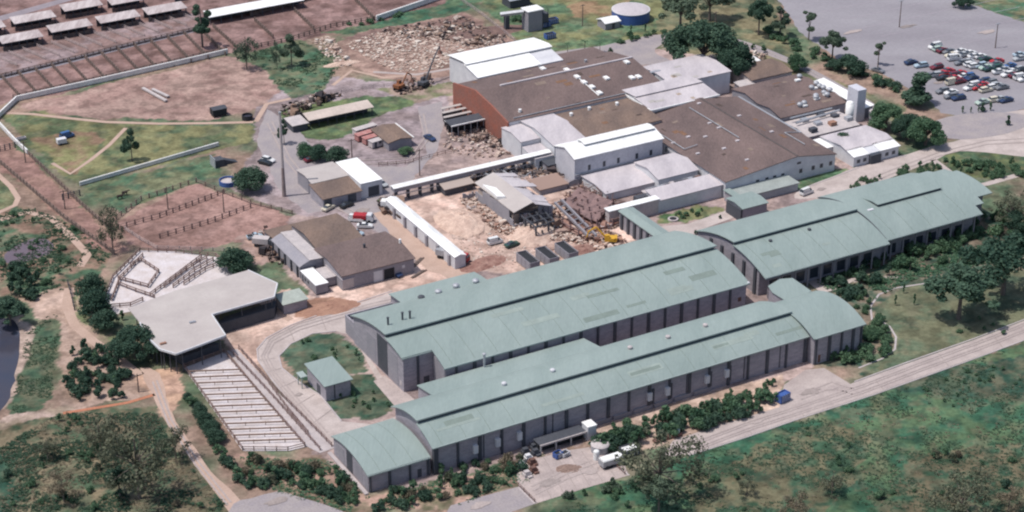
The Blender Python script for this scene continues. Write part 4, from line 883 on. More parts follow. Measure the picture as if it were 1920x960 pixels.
# ================= cars =================
def loft_body(secs, n=None):
    mb = MB()
    for a, b in zip(secs[:-1], secs[1:]): mb.prism(a, b)
    return mb
PAINT = {'white': (.74, .74, .74), 'silver': (.42, .44, .46), 'grey': (.20, .21, .23), 'dark blue': (.03, .055, .13), 'blue': (.05, .13, .32),
         'red': (.45, .035, .045), 'dark red': (.17, .025, .04), 'black': (.025, .028, .032), 'dark green': (.03, .08, .065), 'pale green': (.42, .52, .46), 'cream': (.66, .60, .48), 'pale blue': (.38, .48, .56)}
CARS = {}
def car_proto(colour, style):
    k = (colour, style)
    if k in CARS: return CARS[k]
    m = mat('car_paint_' + colour.replace(' ', '_'), (*PAINT[colour], 1), None, 1, .35, 0, .5, .02)
    r = proto('parked_car', None, 'car')
    sx = .86
    # lower body: side outline (x,z) with bonnet, wheel arches cut off as chamfers, boot
    if style == 'ute': side = [(-2.2,.35),(-2.25,.8),(-2.2,.98),(-.35,1.0),(-.3,1.0),(.95,1.02),(2.0,.86),(2.25,.7),(2.25,.35),(1.85,.3),(-1.8,.3)]
    elif style == 'van': side = [(-2.2,.35),(-2.25,.9),(-2.2,1.1),(1.5,1.1),(2.1,.85),(2.25,.6),(2.2,.35),(1.8,.3),(-1.8,.3)]
    else: side = [(-2.15,.35),(-2.22,.75),(-2.1,.95),(-1.3,.98),(.9,.98),(1.9,.82),(2.2,.66),(2.2,.35),(1.85,.3),(-1.8,.3)]
    b = MB()
    def pr(s, y, f=1.0): return [(x * f, y, z) for x, z in s]
    b.prism(pr(side, -sx, .97), pr(side, -sx * .9, 1)); b.prism(pr(side, -sx * .9), pr(side, sx * .9)); b.prism(pr(side, sx * .9), pr(side, sx, .97))
    b.build('body', m, r)
    if style == 'ute': cab = [(-.45,1.0),(-.35,1.45),(-.2,1.5),(.55,1.48),(1.0,1.0)]
    elif style == 'van': cab = [(-2.15,1.1),(-2.1,1.85),(-1.9,1.95),(.9,1.92),(1.55,1.1)]
    elif style == 'wagon': cab = [(-2.05,.95),(-1.9,1.38),(-1.7,1.46),(.35,1.44),(1.0,.97)]
    else: cab = [(-1.55,.97),(-.95,1.38),(-.75,1.44),(.3,1.43),(.98,.97)]
    def inset(s, k): 
        mx = max(z for x, z in s); return s
    c = MB(); lo = [p for p in cab]
    y0, y1 = .74, .58
    # glasshouse: frustum, and a painted roof panel above it
    z0 = cab[0][1]; zt = max(z for x, z in cab)
    base = [(cab[0][0], -y0, z0), (cab[-1][0], -y0, z0), (cab[-1][0], y0, z0), (cab[0][0], y0, z0)]
    top = [(cab[2][0], -y1, zt - .03), (cab[-2][0], -y1, zt - .03), (cab[-2][0], y1, zt - .03), (cab[2][0], y1, zt - .03)]
    c.prism(base, top).build('window', M_GLASS, r)
    MB().prism([(x, y, zt - .03) for x, y, z in top], [(x * .96, y * .94, zt + .04) for x, y, z in top]).build('roof', m, r)
    if style == 'ute': B(-2.05, -.55, -.72, .72, .96, 1.03).build('tray', M_BLACK, r)
    if style == 'van': B(-2.0, .6, -.76, -.70, 1.15, 1.8).build('side_panel', m, r); B(-2.0, .6, .70, .76, 1.15, 1.8).build('side_panel', m, r)
    for x in (-1.35, 1.35):
        for y in (-.82, .64):
            w_ = MB(); n = 12; w_.prism([(x + .33 * math.cos(6.28 * i / n), y, .33 + .33 * math.sin(6.28 * i / n)) for i in range(n)],
                                        [(x + .33 * math.cos(6.28 * i / n), y + .18, .33 + .33 * math.sin(6.28 * i / n)) for i in range(n)])
            w_.build('wheel', M_BLACK, r)
    CARS[k] = r; return r
def car(px, py, colour, label, ang=0, style='sedan', group=None, name=None):
    src = car_proto(colour, style); u, w = U(px, py)
    o = first_or_copy(src, u, w, ang=ang, label=label, group=group, z=.09)
    if style == 'van': o['category'] = 'van'
    if style == 'ute': o['category'] = 'ute'
    return o
ROWS = [('rear', 'cars in the rear row of the car park', [(1753,91,'white'),(1760,95,'pale green'),(1768,98,'dark red'),(1779,100,'grey'),(1784,107,'cream'),(1789,113,'white'),(1800,100,'white'),(1808,106,'silver'),(1819,103,'white'),(1827,109,'white'),(1838,109,'white'),(1848,114,'dark green'),(1912,106,'pale blue'),(1912,113,'silver')]),
 ('second', 'cars in the second row of the car park', [(1802,121,'grey'),(1813,119,'silver'),(1819,124,'white'),(1828,127,'white'),(1838,126,'pale blue'),(1848,130,'pale green'),(1856,133,'dark green'),(1869,118,'red'),(1866,124,'grey'),(1872,129,'dark green'),(1873,138,'white'),(1881,134,'silver'),(1893,127,'blue'),(1889,143,'white'),(1896,138,'white'),(1907,134,'silver'),(1912,136,'black'),(1903,145,'dark red'),(1913,149,'white'),(1921,152,'white')]),
 ('middle', 'cars in the middle row of the car park', [(1708,120,'dark blue'),(1727,126,'pale blue'),(1756,129,'dark red'),(1744,145,'grey'),(1753,144,'silver'),(1770,142,'red'),(1768,150,'black'),(1778,136,'red'),(1792,143,'dark red'),(1790,150,'red'),(1799,141,'red'),(1805,147,'white'),(1799,156,'dark red'),(1785,158,'cream'),(1815,146,'blue'),(1822,150,'dark blue')]),
 ('fourth', 'cars in the fourth row of the car park', [(1819,168,'white'),(1829,164,'white'),(1835,168,'red'),(1841,163,'red'),(1845,155,'dark blue'),(1857,158,'grey'),(1848,172,'cream'),(1855,168,'white'),(1868,163,'silver'),(1878,167,'grey')]),
 ('front', 'cars in the front row of the car park', [(1767,174,'grey'),(1783,177,'white'),(1783,184,'grey'),(1797,187,'dark blue'),(1841,195,'pale green'),(1866,190,'cream'),(1877,189,'silver'),(1886,191,'dark blue')])]
rnd = random.Random(5)
for rn, grp, lst in ROWS:
    lst = sorted(lst, key=lambda a: a[0]); tally = {}
    for (x, y, c) in lst: tally[c] = tally.get(c, 0) + 1
    seen = {}
    for (x, y, c) in lst:
        k = seen.get(c, 0); seen[c] = k + 1
        lab = ('only %s car in the %s row of the car park' % (c, rn)) if tally[c] == 1 else '%s %s car from the left in the %s row of the car park' % (ordinal(k), c, rn)
        st = rnd.choice(['sedan', 'sedan', 'wagon', 'sedan', 'van' if c in ('white', 'cream') else 'wagon'])
        o = car(x, y, c, lab, rnd.choice([0, 180]) + rnd.uniform(-7, 7) - 6, st, grp); o['category'] = 'car'; o.scale = (1.1,) * 3
car(1646, 135, 'grey', 'grey car parked alone by the trees at the car park edge', -70)
for x, y, c, a, st, lab in (
    (503,303,'white',-60,'wagon','white car parked in the lane left of the tall thin chimney'), (497,308,'black',-60,'sedan','black car close beside the white car left of the chimney'),
    (650,388,'black',15,'sedan','black car right of the cream car below the white workshop'), (616,393,'cream',25,'sedan','cream car below the white fronted workshop'),
    (742,516,'dark blue',-80,'ute','dark blue ute outside the black shed doorway'), (928,457,'white',0,'van','white van on the peach demolition ground'),
    (960,462,'dark green',5,'sedan','dark green car alone on the demolition ground'),
    (668,415,'white',-40,'van','white van beside the red truck in the central yard'), (684,427,'white',-30,'sedan','white car below the red truck in the central yard'), 
    (668,440,'pale blue',-60,'sedan','pale blue car at the roof edge of the brown shed'), (716,348,'silver',-80,'sedan','silver car at the corner of the white fronted workshop'),
    (126,258,'blue',10,'van','small blue van on the grass by the white trailer'), (478,447,'pale blue',-10,'ute','pale blue ute beside the barrel roofed bay'),
    (806,262,'dark blue',-80,'sedan','dark blue car on the lane below the covered races'), (583,302,'dark red',10,'sedan','dark red car in front of the dark shrubs'),
    (1512,364,'white',10,'van','white van on the road above the far green hall')):
    car(x, y, c, lab, a, st)

# ================= trucks, skips, excavators =================
def truck(px, py, ang, label, cabc, body, L_=7.0, name='truck', cat='truck', h=2.6):
    u, w = U(px, py); r = root(name, label, cat, u, w, 0.08); r.rotation_euler[2] = ANG + rad(ang); ORG[r.name] = (0, 0, 0)
    B(-L_ / 2, L_ / 2 - 2.0, -1.15, 1.15, 1.0, h).build('cargo_body', body, r)
    MB().prism([(L_ / 2 - 1.8, -1.1, .5), (L_ / 2, -1.1, .5), (L_ / 2, -1.1, 1.4), (L_ / 2 - .5, -1.1, 2.3), (L_ / 2 - 1.8, -1.1, 2.35)],
               [(L_ / 2 - 1.8, 1.1, .5), (L_ / 2, 1.1, .5), (L_ / 2, 1.1, 1.4), (L_ / 2 - .5, 1.1, 2.3), (L_ / 2 - 1.8, 1.1, 2.35)]).build('cab', cabc, r)
    B(L_ / 2 - .5, L_ / 2 - .05, -.9, .9, 1.45, 2.05).build('windscreen', M_GLASS, r)
    B(-L_ / 2 + .1, L_ / 2 - .3, -.6, .6, .6, 1.0).build('chassis', M_BLACK, r)
    for x in (-L_ / 2 + 1, -L_ / 2 + 2.1, L_ / 2 - 1):
        for y in (-1.1, .8):
            n = 12; MB().prism([(x + .48 * math.cos(6.28 * i / n), y, .48 + .48 * math.sin(6.28 * i / n)) for i in range(n)],
                               [(x + .48 * math.cos(6.28 * i / n), y + .3, .48 + .48 * math.sin(6.28 * i / n)) for i in range(n)]).build('wheel', M_BLACK, r)
    return r
truck(682, 415, -38, 'red truck in the central yard above the brown sheds', M_WHITEW, M_RED, 5.6, h=2.1)
truck(858, 489, -55, 'white truck with red tail at the foot of the white gallery', M_RED, M_WHITE, 6.5)
truck(838, 485, -55, 'pale truck parked left of the white truck at the gallery foot', M_WHITEW, M_STEEL, 5.8)
truck(497, 462, -42, 'dark framed truck with cream load left of the barrel roofed bay', M_DARK, M_CREAM, 6.5)
truck(735, 392, -38, 'white truck among dark junk at the top of the white gallery', M_DARK, M_WHITE, 6.0)
def skip(px, py, ang, label, L_=6.0, W_2=2.4, h=2.3, mw=None, group=None, full=None):
    u, w = U(px, py); r = root('open_skip', label, 'skip', u, w, 0.05, group); r.rotation_euler[2] = ANG + rad(ang); ORG[r.name] = (0, 0, 0)
    mw = mw or M_WALLL; t = .12
    MB().box(-L_ / 2, L_ / 2, -W_2 / 2, -W_2 / 2 + t, .3, h).box(-L_ / 2, L_ / 2, W_2 / 2 - t, W_2 / 2, .3, h).box(-L_ / 2, -L_ / 2 + t, -W_2 / 2 + t, W_2 / 2 - t, .3, h).box(L_ / 2 - t, L_ / 2, -W_2 / 2 + t, W_2 / 2 - t, .3, h).box(-L_ / 2, L_ / 2, -W_2 / 2, W_2 / 2, .18, .3).build('body', mw, r)
    B(-L_ / 2 + t, L_ / 2 - t, -W_2 / 2 + t, W_2 / 2 - t, .32, h - .35).build('skip_fill', full or M_BLACK, r)  # black fill stands in for the shaded inside where no contents are given
    for k in range(4): B(-L_ / 2 + .5 + k * (L_ - 1.2) / 3, -L_ / 2 + .7 + k * (L_ - 1.2) / 3, -W_2 / 2 - .1, -W_2 / 2, .3, h - .1).build('rib', M_STEEL, r)
    return r
for k, (x, y) in enumerate(((990, 499), (1026, 491), (1062, 481))):
    skip(x, y, -90, ('leftmost', 'middle', 'rightmost')[k] + ' of the three black open skips behind the widest green hall', 7.5, 3.0, 2.8, None, 'open skips behind the widest green hall')
def excavator(px, py, ang, label, body, tilt=1.0, arm=None):
    u, w = U(px, py); r = root('excavator', label, 'excavator', u, w, 0.03); r.rotation_euler[2] = ANG + rad(ang); ORG[r.name] = (0, 0, 0)
    for y in (-1.35, .85): MB().prism([(x, y, z) for x, z in ((-1.9,.25),(-1.6,0),(1.6,0),(1.9,.25),(1.9,.6),(1.6,.85),(-1.6,.85),(-1.9,.6))], [(x, y + .5, z) for x, z in ((-1.9,.25),(-1.6,0),(1.6,0),(1.9,.25),(1.9,.6),(1.6,.85),(-1.6,.85),(-1.9,.6))]).build('track', M_BLACK, r)
    MB().box(-2.0, 1.2, -1.2, 1.2, .95, 1.9).box(-2.2, -1.4, -1.2, 1.2, 1.2, 2.1).build('body', body, r)
    cb = MB().prism([(-.2, .2, 1.9), (1.2, .2, 1.9), (1.1, .2, 2.8), (-.1, .2, 2.9)], [(-.2, 1.2, 1.9), (1.2, 1.2, 1.9), (1.1, 1.2, 2.8), (-.1, 1.2, 2.9)]).build('cab', body, r)
    B(.0, 1.0, .16, .21, 2.1, 2.7).build('window', M_GLASS, cb)
    a = arm or [(1.0, -.2, 1.7), (3.6, -.2, 4.6), (5.6, -.2, 3.2), (6.2, -.2, 1.2)]
    MB().tube(a[0], a[1], .32, .25).build('boom', body, r); MB().tube(a[1], a[2], .26, .2).tube(a[2], a[3], .2, .16).build('arm', body, r)
    x, y, z = a[3]; MB().prism([(x - .5, y - .6, z - .7), (x + .4, y - .6, z - .5), (x + .3, y - .6, z + .2), (x - .2, y - .6, z + .2)], [(x - .5, y + .6, z - .7), (x + .4, y + .6, z - .5), (x + .3, y + .6, z + .2), (x - .2, y + .6, z + .2)]).build('bucket', M_RUST, r)
    return r
excavator(1142, 456, 145, 'yellow excavator with bent arm behind the widest green hall', M_YEL)
excavator(750, 168, 25, 'orange excavator beside the dark machinery, left of the tall boom', mat('orange_machine_paint', (.30, .11, .04, 1), (.14, .07, .05, 1), 1.5, .6))
excavator(795, 162, 30, 'dark crane-like excavator with boom raised towards the white hall', M_DARK, arm=[(1, 0, 1.8), (6, 0, 7.5), (9.5, 0, 10.5), (9.9, 0, 8.6)])
# round tanks, hoppers, bins, troughs
def tank(px, py, rr, h, label, m, water=None, name='round_tank', cat='tank'):
    u, w = U(px, py); r = root(name, label, cat, u, w)
    n = 20; mb = MB()
    for i in range(n):
        a, b = 6.2832 * i / n, 6.2832 * (i + 1) / n
        mb.prism([(u + rr * math.cos(a), w + rr * math.sin(a), 0), (u + rr * math.cos(b), w + rr * math.sin(b), 0), (u + (rr - .2) * math.cos(b), w + (rr - .2) * math.sin(b), 0), (u + (rr - .2) * math.cos(a), w + (rr - .2) * math.sin(a), 0)],
                 [(u + rr * math.cos(a), w + rr * math.sin(a), h), (u + rr * math.cos(b), w + rr * math.sin(b), h), (u + (rr - .2) * math.cos(b), w + (rr - .2) * math.sin(b), h), (u + (rr - .2) * math.cos(a), w + (rr - .2) * math.sin(a), h)])
    mb.build('wall', m, r); MB().cyl(u, w, 0, h * .6, rr - .21, n).build('contents', water or M_WATER, r); return r
tank(428, 345, 2.6, 1.4, 'open round tank with dark rim and blue side beside the round tree', M_BLUE, M_CREAM)
tank(464, 224, 1.7, 1.6, 'small dark round hopper on the lane edge by the brown paddock', M_BLACK)
u, w = U(410, 217); r = root('feed_bin', 'dark rectangular feed bin beside the small round hopper', 'bin', u, w)
B(u - 2.2, u + 2.4, w - 1.2, w + 1.6, .6, 2.6).build('body', M_BLACK, r); MB().sheet('u', [(w - 1.4, 2.6), (w + .2, 3.0), (w + 1.8, 2.6)], u - 2.3, u + 2.5, .1).build('lid', M_DARK, r)
for a in (-1.9, 2.0): B(u + a, u + a + .2, w - 1, w + 1.3, 0, .6).build('skid', M_TIMB, r)
u, w = U(418, 308); r = root('loading_ramp', 'dark stepped timber loading ramp at the edge of the lane', 'ramp', u, w)
B(u - 3, u, w - 1.5, w + 1.5, 0, 2.2).build('pen_box', M_DARK, r); MB().prism_w([(u, 0), (u + 4.5, 0), (u, 1.8)], w - .8, w + 1.4).build('ramp', M_DARK, r); B(u - 3.2, u - 3, w - 2, w + 2, 0, 3).build('screen', M_STEEL, r)
u, w = U(117, 270); r = root('white_trailer', 'white box trailer on the grass beside the small blue van', 'trailer', u, w)
B(u - 1.6, u + 1.2, w - .9, w + .9, .5, 1.9).build('body', M_WHITEW, r); B(u - 1.0, u - .4, w - 1.0, w + 1.0, 0, .6).build('wheels', M_BLACK, r); MB().tube((u + 1.2, w, .6), (u + 2.3, w, .5), .08).build('drawbar', M_DARK, r)
u, w = U(40, 262); r = root('water_trough', 'pale trough at the corner of the white fence', 'trough', u, w); B(u - 1.8, u + 1.4, w - .6, w + .6, .1, .8).build('basin', M_CREAM, r); B(u - 1.6, u + 1.2, w - .4, w + .4, .79, .82).build('water', M_WATER, r)
for k, (x0, y0, x1, y1) in enumerate(((268, 168, 312, 192), (286, 170, 316, 184))):
    a, b = U(x0, y0), U(x1, y1); r = root('feed_trough', ('longer front' if k == 0 else 'shorter rear') + ' pale feed trough on the brown paddock', 'trough', (a[0] + b[0]) / 2, (a[1] + b[1]) / 2)
    MB().bar((*a, .3), (*b, .3), 1.0, .5).build('basin', M_CREAM, r); MB().bar((*a, 0), (*b, 0), .5, .3).build('base', M_BLACK, r)
# red containers beside the small brown store
for k, (x, y, m) in enumerate(((676, 262, M_REDROOF), (690, 268, M_REDROOF), (702, 274, M_CREAM), (672, 252, M_CREAM))):
    cabin(x + 12, y - 2, 7.5, 2.2, 2.1, 8, ('rear red', 'front red', 'foremost cream', 'rearmost cream')[k] + ' container beside the small brown roofed store', m, m, 'containers beside the small brown roofed store', 'container', 'container')
# blue skips at process tower
for k, (x, y) in enumerate(((1022, 50), (1036, 44), (1031, 72))): skip(x, y, 0, ('left blue skip at the foot of the white process building', 'right blue skip at the foot of the white process building', 'dark blue skip in front of the other two at the process building')[k], 3.6, 2.2, 1.8, M_BLUE)
# front loading dock
(u0, w0), (u1, w1) = U(1012, 852), U(1100, 826); w = (w0 + w1) / 2
r = root('loading_dock', 'black fronted loading dock with cream edged canopy below the longest hall', 'dock', (u0 + u1) / 2, w)
B(u0, u1, w, w + 3.2, 2.2, 2.4).build('canopy', M_DARK, r); B(u0, u1, w - .25, w, 2.1, 2.5).build('canopy_edge', M_CREAM, r)
B(u0 + .2, u1 - .2, w + 1.2, w + 3.0, 0, 2.15).build('dock_wall', M_BLACK, r)
for k in range(4): B(u0 + .1 + (u1 - u0 - .4) * k / 3, u0 + .4 + (u1 - u0 - .4) * k / 3, w - .1, w + .2, 0, 2.1).build('post', M_STEEL, r)
r = root('white_pillar', 'white concrete pillar block at the right end of the loading dock', 'pillar', u1 + 1, w); B(u1 + .1, u1 + 2.4, w - .4, w + 2.2, 0, 3.4).build('body', M_WHITEW, r); B(u1, u1 + 2.5, w - .5, w + 2.3, 3.4, 3.7).build('cap', M_WHITE, r)
u, w = U(1147, 872); r = root('stock_crate_trailer', 'silver round-topped tanker trailer beside the loading yard', 'trailer', u, w)
B(u - 2.9, u + 2.2, w - 1.1, w + 1.1, .7, 2.1).build('body', M_STEEL, r); MB().prism_u([(w + 1.15 * math.cos(a * math.pi / 8), 2.1 + .5 * math.sin(a * math.pi / 8)) for a in range(9)], u - 2.9, u + 2.2).build('top', M_WHITE, r)
for k in (-2.2, -1.1, 1.0): B(u + k, u + k + .9, w - 1.15, w + 1.15, 0, .85).build('wheel', M_BLACK, r)
u, w = U(1125, 845); r = root('round_tank', 'cream round tank between the white pillar and the tanker trailer', 'tank', u, w); MB().cyl(u, w, 0, 1.8, 2.1, 20).build('body', M_STEEL, r); MB().dome(u, w, 1.8, 2.2, .5, 20).build('lid', M_CREAM, r)
u, w = U(1118, 862); one('gas_cylinder', 'short white upright cylinder in front of the cream round tank', 'cylinder', MB().cyl(u, w, 0, 2.2, .7, 12).dome(u, w, 2.2, .7, .4, 12), M_WHITE)
skip(1180, 852, 0, 'dark skip beyond the tanker trailer, heaped with white waste', 4.2, 2.4, 2.0, M_DARK, None, M_WHITE)
skip(1046, 858, 10, 'small blue skip in front of the loading dock', 2.0, 1.5, 1.4, M_BLUE); 
skip(1059, 855, 10, 'small white skip beside the blue skip at the dock', 2.0, 1.5, 1.1, M_WHITEW)
skip(1467, 752, 10, 'blue skip at the corner of the east loading yard', 3.2, 2.0, 2.2, M_BLUE, None, M_BLUE)
u, w = U(1250, 822); r = root('stacked_pallets', 'stack of rust red timber pallets at the end of the hedge', 'pallets', u, w)
for k in range(5): MB().box(u - 3.5 + k * 1.5, u - 2.3 + k * 1.5, w - .8, w + .6, 0, .5 + .2 * (k % 3)).build('stack', M_RUST, r)
u, w = U(1268, 815); one('yellow_bin', 'small pale green bin beside the rust red pallets', 'bin', MB().cyl(u, w, 0, 1.5, .8, 10).dome(u, w, 1.5, .85, .3), mat('pale_green_bin', (.45, .55, .48, 1)))
for k, (x, y, c) in enumerate(((985,850,M_DARK),(990,862,M_WHITEW),(998,870,M_RUST),(1004,852,M_DARK),(978,876,M_WHITEW),(1000,885,M_RUST),(988,893,M_CREAM),(1002,842,M_DARK))):
    u, w = U(x, y); one('stacked_crates', ('dark','white','rust coloured','black','larger white','lowest rust coloured','cream','rearmost dark')[k] + ' crate pile along the left edge of the loading yard', 'crates',
        MB().box(u - .9, u + .9, w - .7, w + .7, 0, .9).box(u - .7, u + .5, w - .6, w + .4, .91, 1.5).box(u - .3, u + .8, w - 1.3, w - .72, 0, .5), c, 'crate piles at the left edge of the loading yard')
# spoil stain and heap on the yard
def heap(name, px, py, ru, rw, h, m, label=None, cat=None, seed=1, structure=False):
    u, w = U(px, py); rnd = random.Random(seed); n = 20; k = 7; vs = []; fs = []
    for j in range(k + 1):
        for i in range(n):
            a = 6.2832 * i / n; rr = 1 - j / k; z = h * (1 - rr ** 1.6) * (1 + rnd.uniform(-.12, .12)) if j else -.05
            q = rr * (1 + .18 * math.sin(2 * a + seed) + rnd.uniform(-.07, .07)); vs.append((u + ru * q * math.cos(a), w + rw * q * math.sin(a), z))
    for j in range(k):
        for i in range(n): fs.append((j * n + i, j * n + (i + 1) % n, (j + 1) * n + (i + 1) % n, (j + 1) * n + i))
    fs.append(tuple(k * n + i for i in range(n)))
    o = MB().add(vs, fs).build(name, m)
    if structure: o['kind'] = 'structure'
    else: prop(o, label, cat)
    return o
M_SPOIL = mat('demolition_soil', alb(240, 212, 196), alb(208, 178, 164), .5, 1, 0, .1, .15, None, .5, 1.2)
M_SPOILD = mat('dark_spoil', alb(150, 112, 104), alb(186, 150, 138), .6, 1, 0, .1, .2, None, .5, 1.2)
heap('spoil_patch', 1066, 879, 3.2, 2.2, .3, mat('brown_spoil', alb(142,120,112), alb(168,144,134), 1.5, 1, 0, .1, .3), 'three-lobed patch of dark spoil on the loading yard', 'spoil heap', 3)
heap('earth_mound', 618, 578, 9.5, 3.4, .9, M_BED, None, None, 4, True)
heap('earth_mound', 1000, 442, 9, 5.5, 2.6, M_SPOIL, None, None, 5, True)
heap('earth_mound', 1090, 470, 6, 3.2, 1.2, M_SPOILD, None, None, 6, True)
heap('earth_mound', 905, 495, 7, 4, .7, M_SPOILD, None, None, 7, True)
heap('earth_mound', 868, 418, 6, 12, 2.4, M_SPOIL, None, None, 8, True)
heap('earth_mound', 640, 120, 6, 2.2, .8, M_SPOIL, None, None, 9, True)
heap('earth_mound', 905, 62, 18, 5, .8, mat('dark_refuse_bank', alb(126,104,102), alb(150,124,116), .3, 1, 0, .1, .2), None, None, 10, True)

# rubble: nobody could count it
def rubble(name, label, cat, px, n, smin, smax, m, seed, z=0, flat=.5, zvar=0.0):
    poly = [U(a, b) for a, b in px]; rnd = random.Random(seed); us = [p[0] for p in poly]; ws = [p[1] for p in poly]; mb = MB(); c = 0
    pa = [(np.array([0.]), np.array([0.]))]
    while c < n:
        u = rnd.uniform(min(us), max(us)); w = rnd.uniform(min(ws), max(ws))
        if not inside(np.array([u]), np.array([w]), poly)[0]: continue
        a = rnd.uniform(smin, smax) * (2.2 if rnd.random() < .08 else 1); b = a * rnd.uniform(.3, 1); h = a * flat * rnd.uniform(.3, 1.2); t = rnd.uniform(0, 3.14); zz = z + rnd.uniform(0, zvar)
        ca, sa = math.cos(t), math.sin(t); pts = [(-a, -b), (a, -b * rnd.uniform(.4, 1)), (a * rnd.uniform(.5, 1), b), (-a * rnd.uniform(.4, 1), b)]; sk = rnd.uniform(-.3, .3) * a
        q = [(u + (x * ca - y * sa) * .5, w + (x * sa + y * ca) * .5) for x, y in pts]
        mb.prism([(x, y, zz) for x, y in q], [(x + sk, y, zz + h * rnd.uniform(.5, 1)) for x, y in q]); c += 1
    return prop(mb.build(name, m), label, cat, None, 'stuff')
M_RUB = rubmat('pale_rubble', [alb(230,210,198), alb(200,176,164), alb(238,226,216), alb(176,150,140), alb(214,192,180), alb(188,162,152)])
M_RUBD = rubmat('dark_rubble', [alb(96,86,88), alb(140,120,112), alb(70,66,70), alb(200,184,176), alb(112,98,94), alb(160,134,120)])
M_RUBP = rubmat('brick_rubble', [alb(190,150,134), alb(222,196,182), alb(150,112,100), alb(206,178,164), alb(120,96,90), alb(232,214,204)])
rubble('refuse', 'field of pale scattered rubble in the open pit behind the white hall', 'rubble', [(648,84),(700,62),(790,50),(880,46),(940,68),(948,88),(885,112),(810,131),(745,135),(695,112)], 3200, .2, 1.0, M_RUB, 1, 0, .22, .15)
rubble('refuse', 'dark refuse scattered over the upper bank of the rubble pit', 'rubble', [(700,60),(870,30),(962,80),(915,105),(850,80),(760,72)], 420, .3, 1.2, M_RUBD, 2, .0, .4, .9)
rubble('refuse', 'pale rubble along the left rim of the pit', 'rubble', [(580,75),(620,70),(640,95),(668,125),(640,128),(600,95)], 160, .3, 1.3, M_RUB, 3)
rubble('demolition_debris', 'broken brick and timber spilling down from the wrecked building', 'rubble', [(880,385),(935,395),(990,425),(985,450),(945,440),(900,420),(876,405)], 1500, .15, .85, M_RUBP, 4, .0, .5, .9)
rubble('demolition_debris', 'dark twisted debris under the wrecked building', 'rubble', [(900,375),(960,390),(1030,395),(1060,430),(1010,432),(950,408)], 420, .3, 1.3, M_RUBD, 5, 0, .7, 1.5)
rubble('demolition_debris', 'rust coloured debris over the collapsed floor', 'rubble', [(1030,395),(1080,345),(1160,375),(1160,425),(1130,440),(1060,420)], 520, .2, .8, M_RUBP, 6, 0, .5, .5)
rubble('demolition_debris', 'dark and pale scrap between the galleries and the white monitor hall', 'rubble', [(850,330),(1000,300),(1045,310),(1060,345),(1000,335),(930,325),(870,360)], 420, .3, 1.4, M_RUBD, 7, 0, .6, .9)
rubble('demolition_debris', 'pale chunks strewn on the demolition ground', 'rubble', [(820,400),(900,400),(1080,440),(1150,470),(960,505),(880,500)], 1100, .12, .6, M_RUB, 8)
rubble('scrap', 'scrap and equipment scattered below the stock frames', 'rubble', [(840,250),(900,235),(945,255),(960,290),(880,300),(830,280)], 260, .2, .9, M_RUB, 9, 0, .7, .5)
rubble('scrap', 'dark scrap under the covered races', 'rubble', [(850,245),(905,225),(950,262),(945,285),(880,265)], 160, .3, 1.2, M_RUBD, 10, 0, .9, .7)
rubble('scrap', 'machinery parts and scrap along the lane left of the long open shed', 'rubble', [(528,205),(600,180),(640,180),(560,215),(600,225),(560,228),(530,222)], 160, .3, 1.6, M_RUBD, 11, 0, .9, 1.2)
rubble('scrap', 'dark machinery heap between the orange excavator and the raised boom', 'rubble', [(735,165),(760,148),(800,148),(815,160),(780,172),(750,180)], 110, .3, 1.1, M_RUBD, 12, 0, .8, .4)
rubble('scrap', 'junk lying along the upper end of the white gallery', 'rubble', [(712,380),(735,375),(790,425),(782,430),(745,410),(715,398)], 170, .4, 1.8, M_RUBD, 13, 0, .8, 1.2)
rubble('scrap', 'odds and ends around the truck left of the barrel roofed bay', 'rubble', [(470,440),(500,430),(545,470),(560,500),(520,500),(490,480)], 150, .3, 1.4, M_RUBD, 14, 0, .8, 1.0)
rubble('scrap', 'building offcuts in the sandy yard behind the portable cabins', 'rubble', [(540,470),(600,480),(640,500),(560,500),(520,500)], 110, .2, 1.2, M_RUB, 15)
rubble('scrap', 'clutter behind the fan covered plant room', 'rubble', [(1340,150),(1375,150),(1420,120),(1440,110),(1400,100),(1360,120)], 160, .3, 1.8, M_RUB, 16, 0, .8, 1.6)

# ================= the wrecked building and its frames =================
r = root('wrecked_building', 'half demolished pale roofed building with shattered grey front', 'building', *U(950, 380))
a, b, c, d, e_ = U(893, 341, 6), U(925, 321, 7.5), U(1003, 373, 7.5), U(965, 398, 6), U(1010, 360, 6)
u0 = a[0]; um = b[0]; u1 = um + 6.5; wA, wB = min(c[1], d[1]), b[1]
MB().sheet('w', [(u0, 5.4), (um, 7.2)], wA + 1, wB, .2).build('roof', M_GREYROOF, r)
jag_ = MB(); rnd = random.Random(3)
for k in range(9):
    w_ = wA - .5 + (wB - wA) * k / 9; jag_.sheet('w', [(um, 7.2), (um + rnd.uniform(4, 8), 5.6 + rnd.uniform(-.5, .2))], w_, w_ + (wB - wA) / 9 - .1, .18)
jag_.build('broken_roof', M_PALE, r)
wl = MB(); x = u0
for k in range(10):
    w_ = wA + 1.5 + (wB - wA - 2) * k / 10; wl.box(u0, u0 + .3, w_, w_ + (wB - wA) / 10 - .15, 0, 5.0 - rnd.choice([0, 0, .4, 2.2]))
wl.build('left_wall', M_WALLL, r)
fw = MB()
for k in range(8): x = u0 + (u1 - u0) * k / 8; fw.box(x, x + (u1 - u0) / 8 - .2, wA + 1, wA + 1.35, 0, rnd.choice([4.8, 3.0, 5.6, 1.5, 4.2]))
fw.build('front_wall', M_WALLL, r)
B(u0 + .8, u1 - .5, wA + 3, wB - .5, 0, 3.6).build('interior', M_RUBD, r); q = [U(s, t, 5.9) for s, t in ((905, 349), (930, 355), (948, 372), (932, 372))]
MB().poly(q, 5.55, 6.5).build('white_sheeting', M_WHITE, r)
